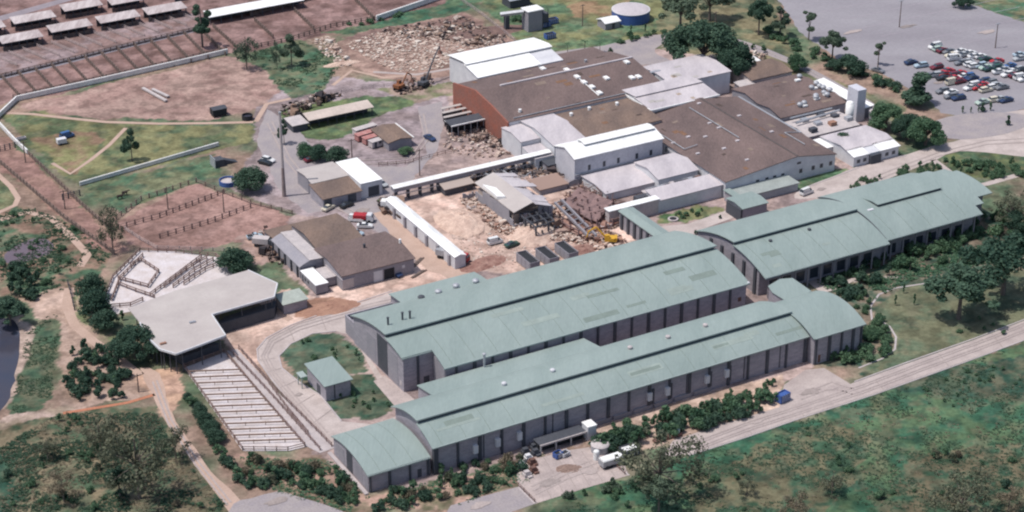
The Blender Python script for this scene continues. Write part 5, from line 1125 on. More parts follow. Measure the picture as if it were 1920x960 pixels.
# skeletal floor frame
def frame(name, label, px, z, nu, nw, m, beam=.35, slab=None, seed=1, pb=.85, lo=.25):
    p = [U(a, b, z) for a, b in px]; rnd = random.Random(seed); r = root(name, label, 'frame', sum(a[0] for a in p) / 4, sum(a[1] for a in p) / 4)
    L_ = lambda s, t: tuple((p[0][k] * (1 - s) + p[1][k] * s) * (1 - t) + (p[3][k] * (1 - s) + p[2][k] * s) * t for k in (0, 1))
    bm_ = MB()
    for i in range(nu + 1):
        for j in range(nw + 1):
            a = L_(i / nu, j / nw); zz = z * rnd.choice([1, 1, .9, 1.15, .6])
            B(a[0] - beam / 2, a[0] + beam / 2, a[1] - beam / 2, a[1] + beam / 2, 0, zz).build('column', m, r)
            if i < nu and rnd.random() < pb: b_ = L_((i + 1) / nu, j / nw); bm_.bar((*a, z * .9), (*b_, z * (.9 + rnd.uniform(-.12, .02))), beam * .8, beam)
            if j < nw and rnd.random() < pb: b_ = L_(i / nu, (j + 1) / nw); bm_.bar((*a, z * .9), (*b_, z * (.9 + rnd.uniform(-.12, .02))), beam * .8, beam)
    bm_.build('beams', m, r)
    if slab: MB().poly([L_(0, 0), L_(1, 0), L_(1, 1), L_(0, 1)], z * lo, z * lo + .35).build('floor_slab', slab, r)
    return r
frame('collapsed_frame', 'rust brown skeleton of columns and beams beside the white monitor hall', [(1052,378),(1085,345),(1150,372),(1120,410)], 3.2, 4, 6, mat('rust_pink_concrete', (.26, .18, .175, 1), (.16, .11, .105, 1), .6, .95, 0, .1, .2), .35, mat('rust_pink_floor', (.27, .18, .17, 1), (.16, .11, .11, 1), .5, .95, 0, .1, .2), 2, .18, .62)
frame('collapsed_frame', 'lower rust brown row of standing columns behind the yellow excavator', [(1040,408),(1120,385),(1162,408),(1085,432)], 2.4, 6, 3, mat('rust_pink_concrete', None), .35, M_SPOILD, 3, .25, .3)
frame('collapsed_frame', 'dark grey broken frame at the right end of the wrecked building', [(975,400),(1015,390),(1040,412),(1005,425)], 4.4, 3, 3, M_DARK, .4, M_RUBD, 4)
a, b = U(1040, 408), U(1108, 452)
r = root('fallen_gantry', 'pair of long pale steel beams leaning from the broken frame to the ground', 'gantry', *a)
MB().bar((*a, 4.2), (*b, .4), .5, .7).build('beam', M_WALLL, r); MB().bar((a[0] + 2.6, a[1] + .6, 4.2), (b[0] + 2.2, b[1] + .8, .4), .5, .7).build('beam', M_WALLL, r)
tw = MB()
for k in range(9): t = k / 8; tw.bar((a[0] + (b[0] - a[0]) * t, a[1] + (b[1] - a[1]) * t, 4.3 - 3.8 * t), (a[0] + 2.5 + (b[0] - a[0]) * t, a[1] + .7 + (b[1] - a[1]) * t, 4.3 - 3.8 * t), .2, .25)
tw.build('cross_members', M_STEEL, r)
for k, (x0, y0, x1, y1) in enumerate(((905,320,960,352),(925,305,985,345),(985,352,1040,385))):
    a, b = U(x0, y0, 3), U(x1, y1, 2); one('loose_beam', ('left', 'middle', 'right')[k] + ' long grey beam lying behind the wrecked building', 'beam', MB().bar((*a, 2.5), (*b, .8), .5, .4).bar((a[0] + .3, a[1], 0), (a[0] + .3, a[1], 2.5), .3, .3), M_STEEL, 'beams behind the wrecked building')
for k, (x0, y0, x1, y1) in enumerate(((762,512,790,485),(772,522,795,508))):
    a, b = U(x0, y0), U(x1, y1); one('timber_stack', ('longer', 'shorter')[k] + ' brown stack of boards lying right of the grey shed wall', 'timber', MB().bar((*a, 0), (*b, 0), .6, .4).bar((a[0] + .7, a[1], 0), (b[0] + .7, b[1], 0), .4, .3), M_TIMB)
# dark low sheds among the scrap
r = bld('dark_lean_to', 'dark sagging lean-to between the conveyor gallery and the wrecked building', 'u', *(lambda p: (p[0] - 4, p[0] + 5))(U(858, 362)), (lambda w: [(w, 2.2), (w + 5.5, 3.4)])(U(858, 362)[1]), M_RUBD, M_DARK)
r = bld('pale_low_store', 'pale flat topped low store left of the white monitor hall', 'u', *(lambda p: (p[0] - 3, p[0] + 6))(U(1030, 362)), (lambda w: [(w, 1.8), (w + 6.5, 2.2)])(U(1030, 362)[1]), M_RUB, M_WALLL)
r = bld('dark_plant_box', 'dark box of plant between the galleries and the white monitor hall', 'u', *(lambda p: (p[0] - 2.2, p[0] + 1.8))(U(1040, 322)), (lambda w: [(w, 2.6), (w + 3, 2.8)])(U(1040, 322)[1]), M_DARK, M_WALLG)
u, w = U(952, 268); r = root('round_vat', 'dark round vat beside the white annex', 'tank', u, w); MB().cyl(u, w, 0, 3, 1.6, 16).build('body', M_DARK, r); MB().cyl(u, w, 3, 3.1, 1.7, 16).build('rim', M_STEEL, r)
u, w = U(1262, 412); r = root('concrete_pit_ring', 'small round concrete ring with dark hole in the courtyard grass', 'pit', u, w); MB().cyl(u, w, 0, .4, 1.5, 18).build('ring', M_CONC, r); MB().cyl(u, w, .4, .43, 1.0, 18).build('hole', M_BLACK, r)

# ================= chimney, poles =================
u, w = U(533, 368)
r = root('chimney', 'tall thin chimney stack, pale above and rusty below, by the central yard', 'chimney', u, w)
MB().cyl(u, w, 9, 25.5, .42, 14, .36).build('shaft', M_CREAM, r); MB().cyl(u, w, 0, 9, .6, 14, .43).build('base', mat('sooty_brown_steel', (.30, .24, .23, 1), (.20, .16, .16, 1), .5, .9), r); MB().cyl(u, w, 25.5, 26.0, .42, 14).build('cap', M_STEEL, r)
def pole(px, py, h, label, arms=0, m=None, name='power_pole', cat='pole', lamp=False, group=None):
    u, w = U(px, py); r = root(name, label, cat, u, w, 0, group)
    MB().cyl(u, w, 0, h, .2, 8, .12).build('shaft', m or M_TIMB, r)
    for k in range(arms): B(u - 1.1, u + 1.1, w - .08, w + .08, h - .6 - k * .9, h - .42 - k * .9).build('crossarm', m or M_TIMB, r)
    if lamp: B(u - .9, u + .9, w - .2, w + .2, h, h + .2).build('lamp_head', M_STEEL, r)
    return r
pole(1686, 51, 9.5, 'left lamp pole standing in the empty car park', 0, M_TIMB, 'lamp_pole', 'lamp pole', True)
pole(1866, 90, 8.5, 'right lamp pole standing behind the parked cars', 0, M_TIMB, 'lamp_pole', 'lamp pole', True)
for x, y, h, l in ((1092, 49, 8, 'timber power pole in the far field left of the blue tank'), (787, 329, 8.5, 'rusty pole on the lane above the conveyor gallery'), (48, 305, 7, 'thin pole near the left fence corner'),
                   (315, 392, 7, 'thin pole standing in the rear brown paddock strip'), (420, 398, 7, 'thin pole standing in the front brown paddock strip'), (122, 392, 6, 'thin pole at the lower end of the left strip'),
                   (260, 735, 5, 'short post beside the dirt track bend'), (1645, 135, 8, 'pole beside the lone car at the car park edge'), (1340, 68, 9, 'pole in front of the fig tree by the round road'), (359, 155, 0.1, None), (660, 295, 6, 'pole by the lane right of the dark shrubs')):
    if l: pole(x, y, h, l, 1)

# ================= fences, rails =================
M_PST = mat('reddish_post_timber', (.23, .16, .15, 1), (.16, .11, .10, 1), .6, .9)
def fence(name, label, px, h=1.3, step=3.0, m=None, rails=3, pw=.16, group=None, cat='fence', rt=.08, panel=None):
    m = m or M_TIMB; pts = [U(a, b) for a, b in px]; r = root(name, label, cat, *pts[0], 0, group); rl = MB(); post = None; n_ = 0
    total = sum(math.dist(a, b) for a, b in zip(pts[:-1], pts[1:])); step = max(step, total / 80)
    for a, b in zip(pts[:-1], pts[1:]):
        L_ = math.dist(a, b); n = max(1, int(L_ / step))
        for i in range(rails): z = h * (i + .7) / rails; rl.bar((*a, z), (*b, z), rt, rt * 1.4)
        if panel: rl.bar((*a, .1), (*b, .1), .07, h * panel)
        for i in range(n + 1):
            if i == n and b is not pts[-1]: continue
            t = i / n; x, y = a[0] + (b[0] - a[0]) * t, a[1] + (b[1] - a[1]) * t
            if post is None: post = B(pts[0][0] - pw / 2, pts[0][0] + pw / 2, pts[0][1] - pw / 2, pts[0][1] + pw / 2, 0, h + .12).build('post', m, r)
            else:
                c = post.copy(); COL.objects.link(c); c.parent = r; c.location = (x - pts[0][0], y - pts[0][1], 0)
    rl.build('rails', m, r); return r
M_WF = mat('white_fence_paint', (.74, .73, .72, 1), None, .5, .7)
M_PF = mat('pinkish_rail', (.42, .34, .33, 1), None, .5, .8)
fence('white_fence', 'long white fence between the feedlot yards and the brown paddock', [(427,101),(350,119),(200,153),(32,190),(0,220),(-25,245)], 1.3, 3, M_WF, 2, .2, None, 'fence', .5, .85)
fence('white_fence', 'white fence running up the middle of the grass towards the loading ramp', [(150,349),(410,274)], .9, 3, M_WF, 2, .16, None, 'fence', .4, .9)
fence('white_fence', 'white fence along the rim of the rubble pit up to the far field', [(706,40),(800,8),(845,-8)], 1.5, 3, M_WF, 2, .2, None, 'fence', .6, .9)
fence('white_fence', 'short white fence dropping from the left frame edge', [(0,238),(28,268),(52,290)], 1.2, 2.5, M_WF, 2, .2, None, 'fence', .45, .7)
fence('timber_fence', 'dark timber fence along the upper side of the left brown strip', [(40,278),(100,335),(150,383),(205,432)], 1.5, 2.2, M_TIMB, 3, .25, None, 'fence', .12, .5)
fence('timber_fence', 'dark timber fence along the lower side of the left brown strip', [(-20,290),(45,345),(120,410),(215,478)], 1.5, 2.2, M_TIMB, 3, .25, None, 'fence', .12, .5)
fence('timber_fence', 'dark cross fence at the top of the left brown strip', [(0,284),(38,275)], 1.8, 1.5, M_DARK, 3, .3)
fence('timber_fence', 'dark cross fence halfway down the left brown strip', [(118,375),(150,367)], 1.8, 1.5, M_DARK, 3, .3)
fence('timber_fence', 'upper boundary fence of the brown paddock strips', [(218,412),(265,376),(368,342)], 1.4, 2.4, M_PST, 3, .3, None)
fence('timber_fence', 'fence with dark posts between the two brown paddock strips', [(222,430),(300,408),(420,363)], 1.5, 2.2, M_PST, 2, .34)
fence('timber_fence', 'fence with dark posts across the front brown paddock', [(300,447),(390,420),(470,390)], 1.5, 2.2, M_PST, 2, .34)
fence('timber_fence', 'fence from the brown paddock corner up to the open round tank', [(368,342),(420,363),(470,382),(548,402)], 1.3, 3, M_TIMB, 3, .25)
fence('timber_fence', 'fence at the lower left corner of the brown paddocks', [(235,432),(262,450),(295,468),(420,472)], 1.2, 3, M_PF, 3, .2)
fence('timber_fence', 'timber fence between the feedlot yards and the rubble pit grass', [(440,98),(540,78),(620,52),(700,38)], 1.5, 2.2, M_TIMB, 2, .35, None, 'fence', .12)
g = 'timber yard dividers in the feedlot'
fence('yard_fence', 'rear rail of the small feedlot yards beside the bluish lane', [(0,147),(120,118),(240,88),(375,56)], 1.5, 2.0, M_TIMB, 3, .25, None, 'fence', .14, .4)
fence('yard_fence', 'front rail of the small feedlot yards above the white fence', [(25,186),(200,148),(350,113),(425,96)], 1.5, 2.2, M_TIMB, 3, .25, None, 'fence', .14, .35)
for k in range(13):
    t = k / 12; x0 = 0 + t * 372 + 4; y0 = 147 - t * 90; x1 = x0 + 33 + t * 14; y1 = y0 + 36 + t * 12
    fence('yard_divider', ordinal(k) + ' timber divider from the left between the small feedlot yards', [(x0, y0), (x1, y1)], 1.5, 2.0, M_TIMB, 3, .3, g, 'fence', .13, .5)
for k in range(14):
    x0 = -10 + k * 26.5; y0 = 128 - k * 6.2
    fence('pen_rail', ordinal(k) + ' pinkish diagonal rail from the left beside the bluish feed lane', [(x0, y0 - 22), (x0 + 42, y0 - 4)], 1.1, 3.5, M_PF, 2, .12, 'diagonal rails beside the bluish feed lane', 'rail', .12, .5)
for k, (a, b) in enumerate((((400,52),(445,92)),((478,40),(512,72)),((553,22),(588,56)),((660,-4),(702,38)),((560,2),(600,-12)))):
    fence('yard_fence', ('leftmost', 'second', 'third', 'fourth', 'short upper')[k] + ' cross fence in the brown yards right of the feedlot', [a, b], 1.5, 2, M_TIMB, 3, .35, 'cross fences right of the feedlot', 'fence', .13, .5)
fence('yard_fence', 'long fence along the upper edge of the brown yards', [(470,30),(560,6),(640,-12)], 1.5, 2, M_TIMB, 3, .35, None, 'fence', .13, .5)
fence('field_fence', 'thin fence along the far side of the rubble pit field', [(855,-5),(905,30),(965,78)], 1.3, 3, M_PF, 3, .15)
# concrete pen rails by the cattle shelter
MPC = mat('tan_rail_paint', alb(176,150,134), alb(150,124,112), .6, .8)
MP = mat('pen_rail_paint', (.20, .135, .12, 1), (.28, .20, .18, 1), .6, .8)
for k, (nm, pl) in enumerate((('left rail of the long lower pens', [(345,690),(455,845)]), ('right rail of the long lower pens', [(420,662),(572,838)]), ('outer rail of the cattle race', [(448,655),(520,735),(622,838)]),
                  ('inner rail of the cattle race', [(430,658),(505,738),(600,845)]), ('middle rail of the cattle race', [(498,712),(540,770),(578,815)]), ('lower end rail of the long pens', [(455,845),(540,846),(572,838)]), ('upper end rail of the long pens', [(345,690),(420,662)]))):
    fence('pen_rail', nm, pl, 1.2, 2.5, MP, 2, .18, None, 'rail', .12)
for k in range(13):
    ya = 702 + k * 10.9; a = (345 + (ya - 690) / 155 * 110, ya); b = (420 + (ya - 4 - 662) / 176 * 152, ya - 4)
    fence('pen_rail', ordinal(k) + ' cross rail from the top of the long lower pens', [a, b], 1.0, 3.5, MPC, 1, .13, 'cross rails of the long lower pens', 'rail', .22)
UP = [('outer left rail of the upper pens', [(196,562),(212,522),(262,472)]), ('top rail of the upper pens', [(262,472),(330,474),(405,482),(440,512)]), ('inner left rail of the upper pens', [(210,565),(225,525),(268,482)]),
      ('diamond pen rail in the upper pens, upper side', [(245,500),(265,490),(298,512)]), ('diamond pen rail in the upper pens, lower side', [(298,512),(278,540),(222,525)]),
      ('long diagonal rail through the upper pens', [(282,556),(330,520),(378,484)]), ('first parallel race rail in the upper pens', [(308,540),(350,508),(388,486)]), ('second parallel race rail in the upper pens', [(325,540),(365,510),(400,490)]),
      ('third parallel race rail in the upper pens', [(345,535),(385,508),(415,496)]), ('short rail below the diamond pen', [(222,535),(255,548),(290,560)]), ('lower left rail of the upper pens', [(205,578),(245,575),(268,565)])]
for nm, pl in UP: fence('pen_rail', nm, pl, 1.2, 2.2, MP, 2, .24, None, 'rail', .17)
fence('boom_fence', 'low rusty fence at the left end of the loading yard', [(972,912),(1003,943)], 1.0, 2, M_RUST, 2, .12)
fence('garden_wall', 'low rusty edging at the right end of the loading yard', [(1152,872),(1172,890)], .8, 2, M_RUST, 2, .12)
fence('yard_fence', 'rusty pipe fence along the lane above the conveyor gallery', [(710,312),(760,308),(850,285)], 1.2, 2.5, M_RUST, 2, .12)
fence('white_fence', 'white rail behind the white office along the tree strip', [(1600,205),(1640,215),(1700,250)], 1.0, 2.5, M_WF, 2, .12)
fence('timber_fence', 'fence along the dirt bank beside the pond track', [(128,535),(135,560),(140,582)], 1.6, 2, M_DARK, 3, .25)
fence('wire_fence', 'fence following the grey lane below the rubble pit', [(560,185),(620,178),(700,165),(760,160)], 1.1, 3, M_PF, 2, .12)
# cows: two on the grass
M_COW = mat('dark_cow_hide', (.035, .028, .028, 1), (.06, .04, .035, 1), 2, .8)
for k, (x, y) in enumerate(((226, 373), (235, 366))):
    u, w = U(x, y); b = MB()
    b.tube((u - .9, w, 1.0), (u + .55, w, 1.05), .38, .34, 10).tube((u + .5, w, 1.1), (u + 1.1, w, 1.35), .24, .16, 8).tube((u + 1.05, w, 1.4), (u + 1.5, w, 1.15), .16, .1, 8)
    for a_ in (-.75, .45):
        for c_ in (-.22, .22): b.tube((u + a_, w + c_, .85), (u + a_ - .03, w + c_, .45), .13, .08).tube((u + a_ - .03, w + c_, .46), (u + a_, w + c_, 0), .075, .06)
    b.tube((u - .95, w, 1.15), (u - 1.05, w, .5), .04, .03)
    one('cow', ('larger dark cow standing in front', 'smaller dark cow standing behind')[k] + ' on the grass above the brown paddocks', 'cow', b, M_COW, 'two dark cows on the grass')

# tangled steel and broken wall stubs of the demolition
def tangle(label, px, n, seed, h=3.0, m=M_DARK):
    poly = [U(a, b) for a, b in px]; rd = random.Random(seed); us = [p[0] for p in poly]; ws = [p[1] for p in poly]; mb = MB(); c = 0
    while c < n:
        u, w = rd.uniform(min(us), max(us)), rd.uniform(min(ws), max(ws))
        if not inside(np.array([u]), np.array([w]), poly)[0]: continue
        l = rd.uniform(.8, 3.4); a = rd.uniform(0, 6.28); z0 = rd.uniform(0, h * .5); mb.tube((u, w, z0), (u + l * math.cos(a), w + l * math.sin(a), max(.1, z0 + rd.uniform(-1, 1.6))), rd.uniform(.06, .14), None, 4); c += 1
    prop(mb.build('twisted_steel', m), label, 'twisted steel', None, 'stuff')
tangle('tangled dark steel hanging from the broken end of the wrecked building', [(930,375),(1010,385),(1065,430),(1010,435),(950,410)], 150, 1)
tangle('tangled brown steel over the collapsed floor', [(1045,385),(1085,345),(1155,372),(1160,420),(1080,432)], 170, 2, 4.0, M_RUST)
tangle('grey pipes and bars lying between the galleries', [(850,345),(1000,300),(1045,312),(1010,345),(930,330)], 110, 3, 2.0, M_STEEL)
rubble('demolition_debris', 'pale broken concrete heaped along the foot of the wrecked building', 'rubble', [(860,375),(905,372),(960,405),(1020,432),(1090,440),(1075,455),(980,446),(900,415)], 1000, .2, 1.1, M_RUB, 21, 0, .6, .8)
rubble('demolition_debris', 'mixed pale and brown rubble right of the fallen gantry', 'rubble', [(1060,430),(1110,425),(1160,440),(1180,462),(1120,470),(1070,455)], 600, .2, 1.0, M_RUBP, 22, 0, .5, .6)
for k, (x, y, l, h, m) in enumerate(((868,378,4,2.6,M_WALLL),(884,398,3,1.8,M_CREAM),(975,432,4,2.2,M_WALLG),(1008,428,3,2.8,M_WALLL),(1030,436,3.4,1.6,M_CREAM),(1068,350,4,2.0,M_WALLL),(1010,318,5,2.2,M_WALLG),(975,322,4,2.0,M_CREAM),(915,318,3.4,2.4,M_WALLG),(1130,432,3,1.6,M_CREAM))):
    u, w = U(x, y); mb = MB(); rd = random.Random(k); n_ = int(l / .5)
    for i in range(n_): mb.box(u + i * .5, u + i * .5 + .49, w, w + .3, 0, h * rd.uniform(.45, 1))
    if k % 2: mb.box(u - .3, u - .01, w, w + l * .8, 0, h * .7)
    one('broken_wall', ('leftmost','second','third','fourth','fifth','sixth','seventh','eighth','ninth','last')[k] + ' broken wall stub standing in the demolition rubble', 'wall', mb, m, 'broken wall stubs in the demolition rubble')
# ================= trees, shrubs: trunk + crown of many small leaf faces =================
LM = {
 'gum': leafmat('gum_leaves', alb(66, 92, 82), alb(140, 158, 134), .35),
 'dark': leafmat('dark_leaves', alb(50, 82, 72), alb(110, 138, 116), .35),
 'grey': leafmat('grey_olive_leaves', alb(74, 88, 76), alb(150, 152, 128), .35),
 'mid': leafmat('mid_green_leaves', alb(62, 104, 84), alb(134, 164, 128), .35),
 'meadow': leafmat('meadow_blades', alb(58, 94, 80), alb(106, 126, 100), .45),
 'dry': leafmat('dry_twigs_and_leaves', alb(110, 108, 92), alb(166, 152, 132), .35),
}
def leaf_crown(seed, clumps, n, size, flat=.25, jitter=.25):
    rs = np.random.RandomState(seed); cl = np.array([c[:3] for c in clumps]); rr = np.array([c[3] for c in clumps])
    k = rs.choice(len(clumps), n, p=rr ** 2 / (rr ** 2).sum())
    d = rs.normal(size=(n, 3)); d /= np.linalg.norm(d, axis=1)[:, None]
    rad_ = rr[k] * (1 - rs.rand(n) ** 1.8 * .75); p = cl[k] + d * rad_[:, None] * np.array([1, 1, .78])
    nrm = d + rs.normal(size=(n, 3)) * .7 + np.array([0, 0, flat]); nrm /= np.linalg.norm(nrm, axis=1)[:, None]
    t = np.cross(nrm, rs.normal(size=(n, 3))); t /= np.linalg.norm(t, axis=1)[:, None]; b_ = np.cross(nrm, t)
    s = (size * (.55 + .9 * rs.rand(n)))[:, None] * .5; a = s * (.6 + .4 * rs.rand(n)[:, None])
    v = np.stack([p - t * s - b_ * a * .5, p + t * s * .3 - b_ * a, p + t * s + b_ * a * .4, p - t * s * .2 + b_ * a], 1).reshape(-1, 3)
    me = bpy.data.meshes.new('crown'); me.vertices.add(4 * n); me.vertices.foreach_set('co', v.ravel()); me.loops.add(4 * n)
    me.loops.foreach_set('vertex_index', np.arange(4 * n, dtype=np.int32)); me.polygons.add(n)
    me.polygons.foreach_set('loop_start', np.arange(0, 4 * n, 4, dtype=np.int32)); me.polygons.foreach_set('loop_total', np.full(n, 4, dtype=np.int32)); me.update(calc_edges=True)
    return me
def trunk_mesh(h, r, limbs, lean=0.0):
    mb = MB(); top = (lean, lean * .3, h); mb.tube((0, 0, -.1), (lean * .4, 0, h * .5), r, r * .7, 7).tube((lean * .4, 0, h * .5), top, r * .7, r * .4, 7)
    for (x, y, z) in limbs: mb.tube((lean * .4, 0, h * .55), ((x) * .5, y * .5, (z + h * .6) / 2), r * .38, r * .25, 5).tube((x * .5, y * .5, (z + h * .6) / 2), (x, y, z), r * .25, r * .08, 5)
    return mb.mesh('trunk', M_BARK)
def spread(seed, n, R, z0, z1, r0, r1, shape='round'):
    rd = random.Random(seed); out = []
    for i in range(n):
        a = i * 2.4 + rd.uniform(-.5, .5); t = (i + .5) / n; q = math.sqrt(t) * R
        zc = z0 + (z1 - z0) * (1 - (q / R) ** 2) * rd.uniform(.75, 1.0) if shape == 'round' else z0 + (z1 - z0) * rd.random()
        if shape == 'cone': zz = rd.random(); q = R * (1 - zz) * .7 * rd.random(); zc = z0 + (z1 - z0) * zz
        out.append((q * math.cos(a) * rd.uniform(.8, 1.2), q * math.sin(a) * rd.uniform(.8, 1.2), zc * rd.uniform(.9, 1.1), rd.uniform(r0 * .55, r1 * 1.15)))
    return out
KINDS = {}
def kind(k, variants):
    out = []
    for (cl, n, size, th, tr, mname, nl) in variants:
        n = int(n * 1.9); size *= .74
        cm = leaf_crown(len(k) * 7 + n + int(th * 10) + len(cl), cl, n, size); cm.materials.append(LM[mname])
        tm = trunk_mesh(th, tr, [c[:3] for c in cl[:nl]]); out.append((cm, tm))
    KINDS[k] = out
# nominal sizes in metres
kind('gum', [(spread(1, 13, 3.2, 4.5, 9.0, .9, 1.7), 2600, .55, 7, .28, 'gum', 8), (spread(2, 10, 2.6, 4.0, 9.5, .8, 1.6), 2100, .55, 7.5, .25, 'gum', 7), (spread(3, 16, 3.6, 5.0, 8.5, .8, 1.5), 2700, .5, 6.5, .3, 'gum', 9)])
kind('tall', [(spread(4, 9, 1.9, 3.5, 10.0, .8, 1.3, 'x'), 1900, .5, 8.5, .25, 'gum', 6), (spread(5, 8, 1.6, 4.0, 9.5, .7, 1.3, 'x'), 1600, .5, 8.0, .22, 'gum', 6)])
kind('round', [(spread(6, 16, 2.6, 1.8, 4.6, 1.0, 1.5), 3200, .42, 2.6, .28, 'dark', 4), (spread(7, 14, 2.3, 1.7, 4.9, 1.1, 1.6), 3000, .42, 2.4, .28, 'dark', 4)])
kind('fig', [(spread(8, 26, 6.0, 3.5, 9.0, 1.4, 2.5), 7000, .6, 5, .6, 'dark', 10), (spread(9, 24, 5.5, 3.0, 8.5, 1.3, 2.3), 6500, .6, 5, .6, 'mid', 10)])
kind('sparse', [(spread(10, 18, 4.2, 3.0, 9.5, .8, 1.7, 'x'), 1000, .5, 8.5, .25, 'grey', 14), (spread(11, 20, 5.0, 3.0, 9.0, .8, 1.9, 'x'), 1250, .5, 8.0, .28, 'grey', 15), (spread(12, 14, 3.4, 2.5, 8.0, .7, 1.5, 'x'), 800, .5, 7.0, .2, 'dry', 12)])
kind('cone', [(spread(13, 12, 1.9, .8, 6.0, .5, .9, 'cone'), 2000, .4, 4, .18, 'dark', 3), (spread(14, 9, 1.0, .6, 3.6, .4, .6, 'cone'), 800, .34, 2.4, .12, 'mid', 2)])
kind('shrub', [(spread(15, 6, .8, .5, 1.2, .4, .7), 420, .34, .8, .08, 'dark', 3), (spread(16, 5, .7, .5, 1.5, .35, .6), 380, .34, 1.0, .08, 'mid', 3), (spread(17, 7, 1.0, .45, 1.0, .4, .6), 440, .34, .7, .08, 'dark', 3), (spread(18, 4, .5, .6, 1.9, .35, .5), 340, .32, 1.3, .08, 'mid', 3)])
kind('dryshrub', [(spread(19, 6, .9, .5, 1.3, .4, .7), 260, .34, 1.0, .08, 'grey', 4), (spread(20, 6, .8, .5, 1.0, .4, .7), 240, .34, .8, .08, 'dry', 4)])
# palm
def palm_mesh():
    mb = MB(); rd = random.Random(3)
    for i in range(16):
        a = i * 6.283 / 16 + rd.uniform(-.1, .1); L_ = rd.uniform(1.6, 2.1); el = rd.uniform(-.1, .9); pr = None
        for j in range(5):
            t = j / 4; x = L_ * t; z = 4.2 + x * math.sin(el) - 1.0 * t * t * L_ * .5; wd = .28 * (1 - t * .8)
            q = ((x * math.cos(a) - wd * math.sin(a), x * math.sin(a) + wd * math.cos(a), z - .12), (x * math.cos(a), x * math.sin(a), z), (x * math.cos(a) + wd * math.sin(a), x * math.sin(a) - wd * math.cos(a), z - .12))
            if pr: mb.add([pr[0], pr[1], q[1], q[0], pr[2], q[2]], [(0, 1, 2, 3), (1, 4, 5, 2)])
            pr = q
    m = mb.mesh('crown', LM['mid']); t = MB().tube((0, 0, 0), (.1, 0, 2.2), .18, .14, 8).tube((.1, 0, 2.2), (0, 0, 4.2), .14, .12, 8).mesh('trunk', M_BARK); return (m, t)
KINDS['palm'] = [palm_mesh()]
NAMES = {'gum': 'gum_tree', 'tall': 'gum_tree', 'round': 'round_tree', 'fig': 'broad_tree', 'sparse': 'sparse_tree', 'cone': 'conifer', 'shrub': 'shrub', 'dryshrub': 'shrub', 'palm': 'palm_tree'}
def plant(k, px, py, label, s=1.0, sx=None, var=0, rot=0.0, group=None, mt=None, at_uw=None, cat=None):
    cm, tm = KINDS[k][var % len(KINDS[k])]; u, w = at_uw if at_uw else U(px, py); x, y = wxy(u, w)
    r = bpy.data.objects.new(NAMES[k], None); COL.objects.link(r); r.location = (x, y, 0); r.rotation_euler = (0, 0, rot); r.scale = (sx or s, sx or s, s)
    prop(r, label, cat or ('shrub' if 'shrub' in k else 'tree'), group)
    for nm, me in (('crown', cm), ('trunk', tm)):
        c = bpy.data.objects.new(nm, me); COL.objects.link(c); c.parent = r
        if nm == 'crown' and mt: c.material_slots[0].link = 'OBJECT'; c.material_slots[0].material = LM[mt]
    return r
